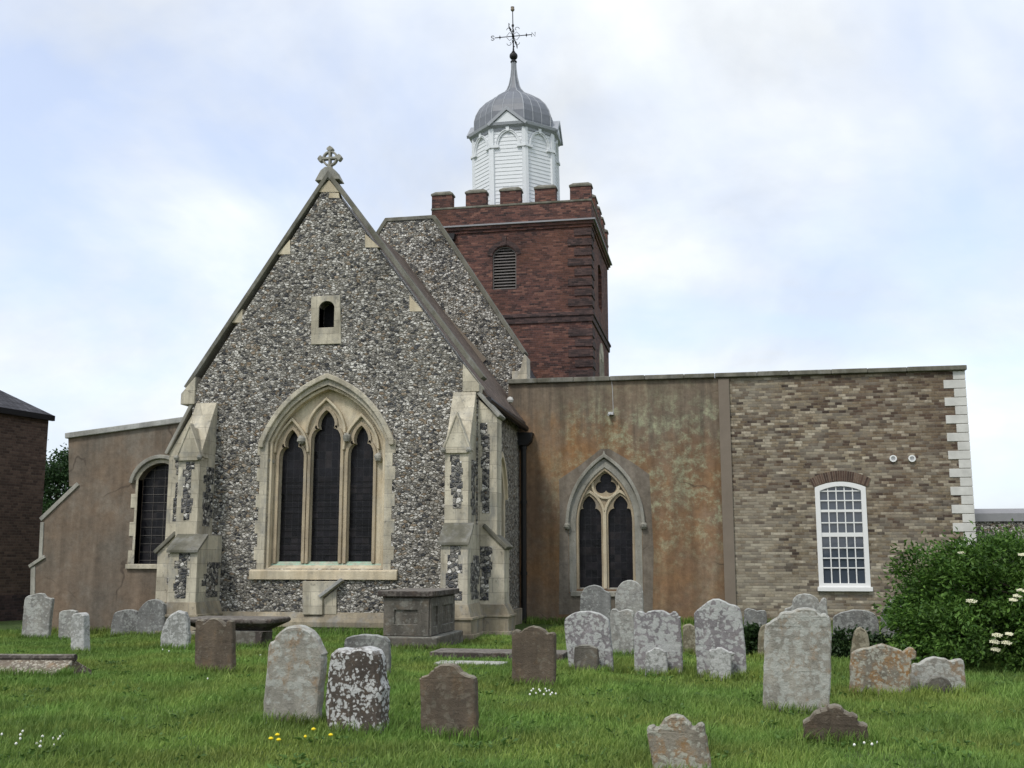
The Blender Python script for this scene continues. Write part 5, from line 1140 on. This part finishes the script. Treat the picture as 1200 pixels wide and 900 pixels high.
# tree between house and chapel
tX, tZ = at(66, 580, 36.0); tree = thing('broadleaf_tree', (tX, 36, 0), 'green leafy tree showing between the brown house and the chapel wall', 'tree')
b = MB(); b.tube([(tX, 36, -.2), (tX + .05, 36, 1.2), (tX, 36.05, tZ + .3)], [.2, .16, .07], 8)
for i in range(7):
    a = i * .9; b.tube([(tX, 36, tZ - 1.4 + i * .2), (tX + math.cos(a) * 1.0, 36 + math.sin(a) * 1.0, tZ - .6 + i * .25)], [.06, .015], 6)
part(b, 'trunk', 'bark', tree)
c, cr, k, off, d = clumps((tX, 36, tZ - .2), (1.75, 1.7, 1.75), 110, 150, .22, .35)
P = c[k] + off * .22 * cr[k][:, None]; N = d[k] * .5 + rng.normal(size=P.shape)
leaf_mesh(P, N, rng.uniform(.09, .16, len(P)), rng.uniform(.03, .05, len(P)), 'crown', 'tree_leaf', tree)

# ------------------------------------------------------------------ flowers
def flower(pxx, base, mat, r, h, label, cat, name, group):
    X, Y = gr(pxx, base - 0, .06 if h > .06 else .05); z0 = 0
    o = thing(name, (X, Y, 0), label, cat, group); lx, ly = random.uniform(-.01, .01), random.uniform(-.02, 0)
    b = MB(); b.tube([(X, Y, -.02), (X + lx, Y + ly, h)], .003, 5); part(b, 'stem', 'grass_blade', o)
    b = MB(); b.lathe(X + lx, Y + ly, [(r * .3, h - .006), (r * .95, h + .004), (r, h + .009), (r * .6, h + .017), (r * .2, h + .021)], 10); part(b, 'petals', mat, o)
    if mat == 'white_petal':
        b = MB(); b.ball((X + lx, Y + ly, h + .02), r * .35, 1, 1, .5, 6); part(b, 'eye', 'yellow_petal', o)
for i, (pxx, base, lab) in enumerate(((317, 871, 'yellow dandelion lowest and leftmost below the big arched headstone'), (325.5, 866.5, 'yellow dandelion topmost of the left trio below the big arched headstone'), (327, 872.5, 'yellow dandelion lower right of the left trio below the big arched headstone'), (358, 868.7, 'pale small dandelion midway below the two front headstones'), (367, 859.5, 'yellow dandelion at the corner foot of the big arched headstone'), (388, 866.5, 'yellow dandelion below the dark white-spotted headstone'))):
    flower(pxx, base + 1, 'yellow_petal', .021 if i != 3 else .014, .10, lab, 'dandelion', 'dandelion', 'dandelions in the lawn')
for l_, lab in (([(4, 863), (24, 862), (24, 867), (20, 872), (28, 858), (52, 864.5), (50, 870), (43, 872), (63, 866), (70, 866), (74, 863), (64, 873), (71, 867), (47, 875)], 'tiny white daisy scattered in the lawn at the bottom left corner'),
                ([(622, 814), (626, 809), (629, 813), (634, 811), (637, 815), (641, 812), (644, 809), (648, 813), (652, 814), (640, 807), (631, 808), (646, 816), (623, 810)], 'tiny white daisy in the patch under the brown three-lobed headstone'),
                ([(1008, 868), (1013, 871), (1019, 869), (1022, 873), (1028, 870), (1002, 874)], 'tiny white daisy beside the sunken brown headstone'),
                ([(243, 795), (305, 768), (318, 764), (322, 767), (330, 770), (198, 764), (191, 762)], 'tiny white daisy in the grass around the table tomb')):
    for pxx, base in l_: flower(pxx, base + 1, 'white_petal', random.uniform(.009, .0125), random.uniform(.05, .09), lab, 'daisy', 'daisy', lab.split('tiny white ')[1].replace('daisy', 'daisies', 1))

# ------------------------------------------------------------------ grass
def grass():
    n = 420000
    yv = np.array(ray(600, 655)); 
    d = np.sqrt(rng.random(n * 2)); dist = 5.0 + 21.5 * (rng.random(n * 2) ** 1.05)
    lat = rng.uniform(-.66, .66, n * 2)
    fw = np.array((-_sy, _cy)); rt = np.array((_cy, _sy))
    P = fw * dist[:, None] + rt * (lat * dist)[:, None]
    x, y = P[:, 0], P[:, 1]
    patch = np.sin(x * 1.7 + 2 * np.sin(y * .8)) * np.cos(y * 1.3 + x * .4) + .6 * np.sin(x * 4.1 + y * 2.7)
    keep = rng.random(n * 2) < np.clip((dist / 17) ** .5, .55, 1)
    keep &= ~((x < CR + 1.2) & (y > YC - .2) & (x > CL - .6)) & ~((x >= CR) & (y > YT)) & ~((x <= CL) & (y > YL))
    for kx, ky, kw, kd in keepout: keep &= ~((np.abs(x - kx) < kw) & (np.abs(y - ky) < kd))
    P = P[keep]; patch = patch[keep]; dist = dist[keep]
    h = rng.uniform(.035, .085, len(P)) * (1 + .28 * patch) ; h *= np.where(rng.random(len(P)) < .03, 1.9, 1)
    # long grass that the mower missed
    XS = []; HS = []
    for x0, x1, y_, rot in skirts:
        m_ = int(420 * (x1 - x0)); xx = rng.uniform(x0 - .05, x1 + .10, m_); XS.append(np.stack([xx, y_ - np.abs(rng.normal(0, .035, m_)) - (xx - (x0 + x1) / 2) * math.tan(-R(rot))], 1)); HS.append(rng.uniform(.06, .17, m_))
        m2 = int(120 * (x1 - x0)); XS.append(np.stack([rng.uniform(x1, x1 + .12, m2), y_ + rng.uniform(-.05, .2, m2)], 1)); HS.append(rng.uniform(.06, .2, m2))
    for x0, x1, y0 in ((CR, 6.0, YT), (-16, CL, YL), (CL, CR, YC - .2)):
        m_ = int(420 * (x1 - x0)); XS.append(np.stack([rng.uniform(x0, x1, m_), y0 - np.abs(rng.normal(.03, .12, m_))], 1)); HS.append(rng.uniform(.08, .24, m_))
    P = np.concatenate([P] + XS); h = np.concatenate([h] + HS); n_ = len(P)
    z = gz_terrain(P[:, 0], P[:, 1]) - .008
    a = rng.uniform(0, 2 * PI, n_); wd = rng.uniform(.0022, .0042, n_) * (1 + .05 * np.hypot(P[:, 0], P[:, 1]))
    b_ = rng.normal(0, .35, (n_, 2)) + np.array((.12, .05)); base = np.column_stack([P, z])
    sd_ = np.column_stack([np.cos(a), np.sin(a), np.zeros(n_)]) * wd[:, None]
    mid = base + np.column_stack([b_ * (h * .3)[:, None], h * .6]); tip = base + np.column_stack([b_ * (h * 1.0)[:, None], h])
    v = np.stack([base - sd_, base + sd_, mid + sd_ * .75, mid - sd_ * .75, tip], 1).reshape(-1, 3)
    i = np.arange(n_) * 5
    q = np.stack([i, i + 1, i + 2, i, i + 2, i + 3, i + 3, i + 2, i + 4], 1).reshape(-1)
    me = bpy.data.meshes.new('grass'); me.vertices.add(n_ * 5); me.vertices.foreach_set('co', v.reshape(-1)); me.loops.add(n_ * 9); me.loops.foreach_set('vertex_index', q)
    me.polygons.add(n_ * 3); me.polygons.foreach_set('loop_start', np.arange(n_ * 3) * 3); me.polygons.foreach_set('loop_total', np.full(n_ * 3, 3)); me.update()
    me.materials.append(M['grass_blade']); o = bpy.data.objects.new('grass', me); C.objects.link(o)
    o['kind'] = 'stuff'; o['label'] = 'green lawn grass with longer tufts round the stones'; o['category'] = 'grass'
grass()
def weeds():
    P = []; N = []; L = []; W = []
    for i in range(420):
        dist = 6 + 16 * random.random(); lat = random.uniform(-.62, .62) * dist; x = -_sy * dist + _cy * lat; y = _cy * dist + _sy * lat
        if (CL - .6 < x < CR + 1.2 and y > YC - 1.4) or y > YT - .3 or (x < CL and y > YL - .3) or any(abs(x - a) < c and abs(y - b_) < d_ for a, b_, c, d_ in keepout): continue
        z = float(gz_terrain(np.array(x), np.array(y))); k = random.randint(6, 16); sp = random.uniform(.05, .16)
        for j in range(k):
            a = random.uniform(0, 2 * PI); r = sp * random.random() ** .5
            P.append((x + r * math.cos(a), y + r * math.sin(a), z + random.uniform(.015, .06))); N.append((math.cos(a), math.sin(a), random.uniform(.1, .7))); L.append(random.uniform(.03, .075)); W.append(random.uniform(.010, .020))
    o = leaf_mesh(np.array(P), np.array(N), np.array(L), np.array(W), 'lawn_weeds', 'weed_leaf', None, (0, 0, 0)); o['kind'] = 'stuff'; o['label'] = 'low broad-leaved weeds and clover scattered through the lawn'
weeds()
for o in bpy.data.objects:
    if '_o' in o: del o['_o']
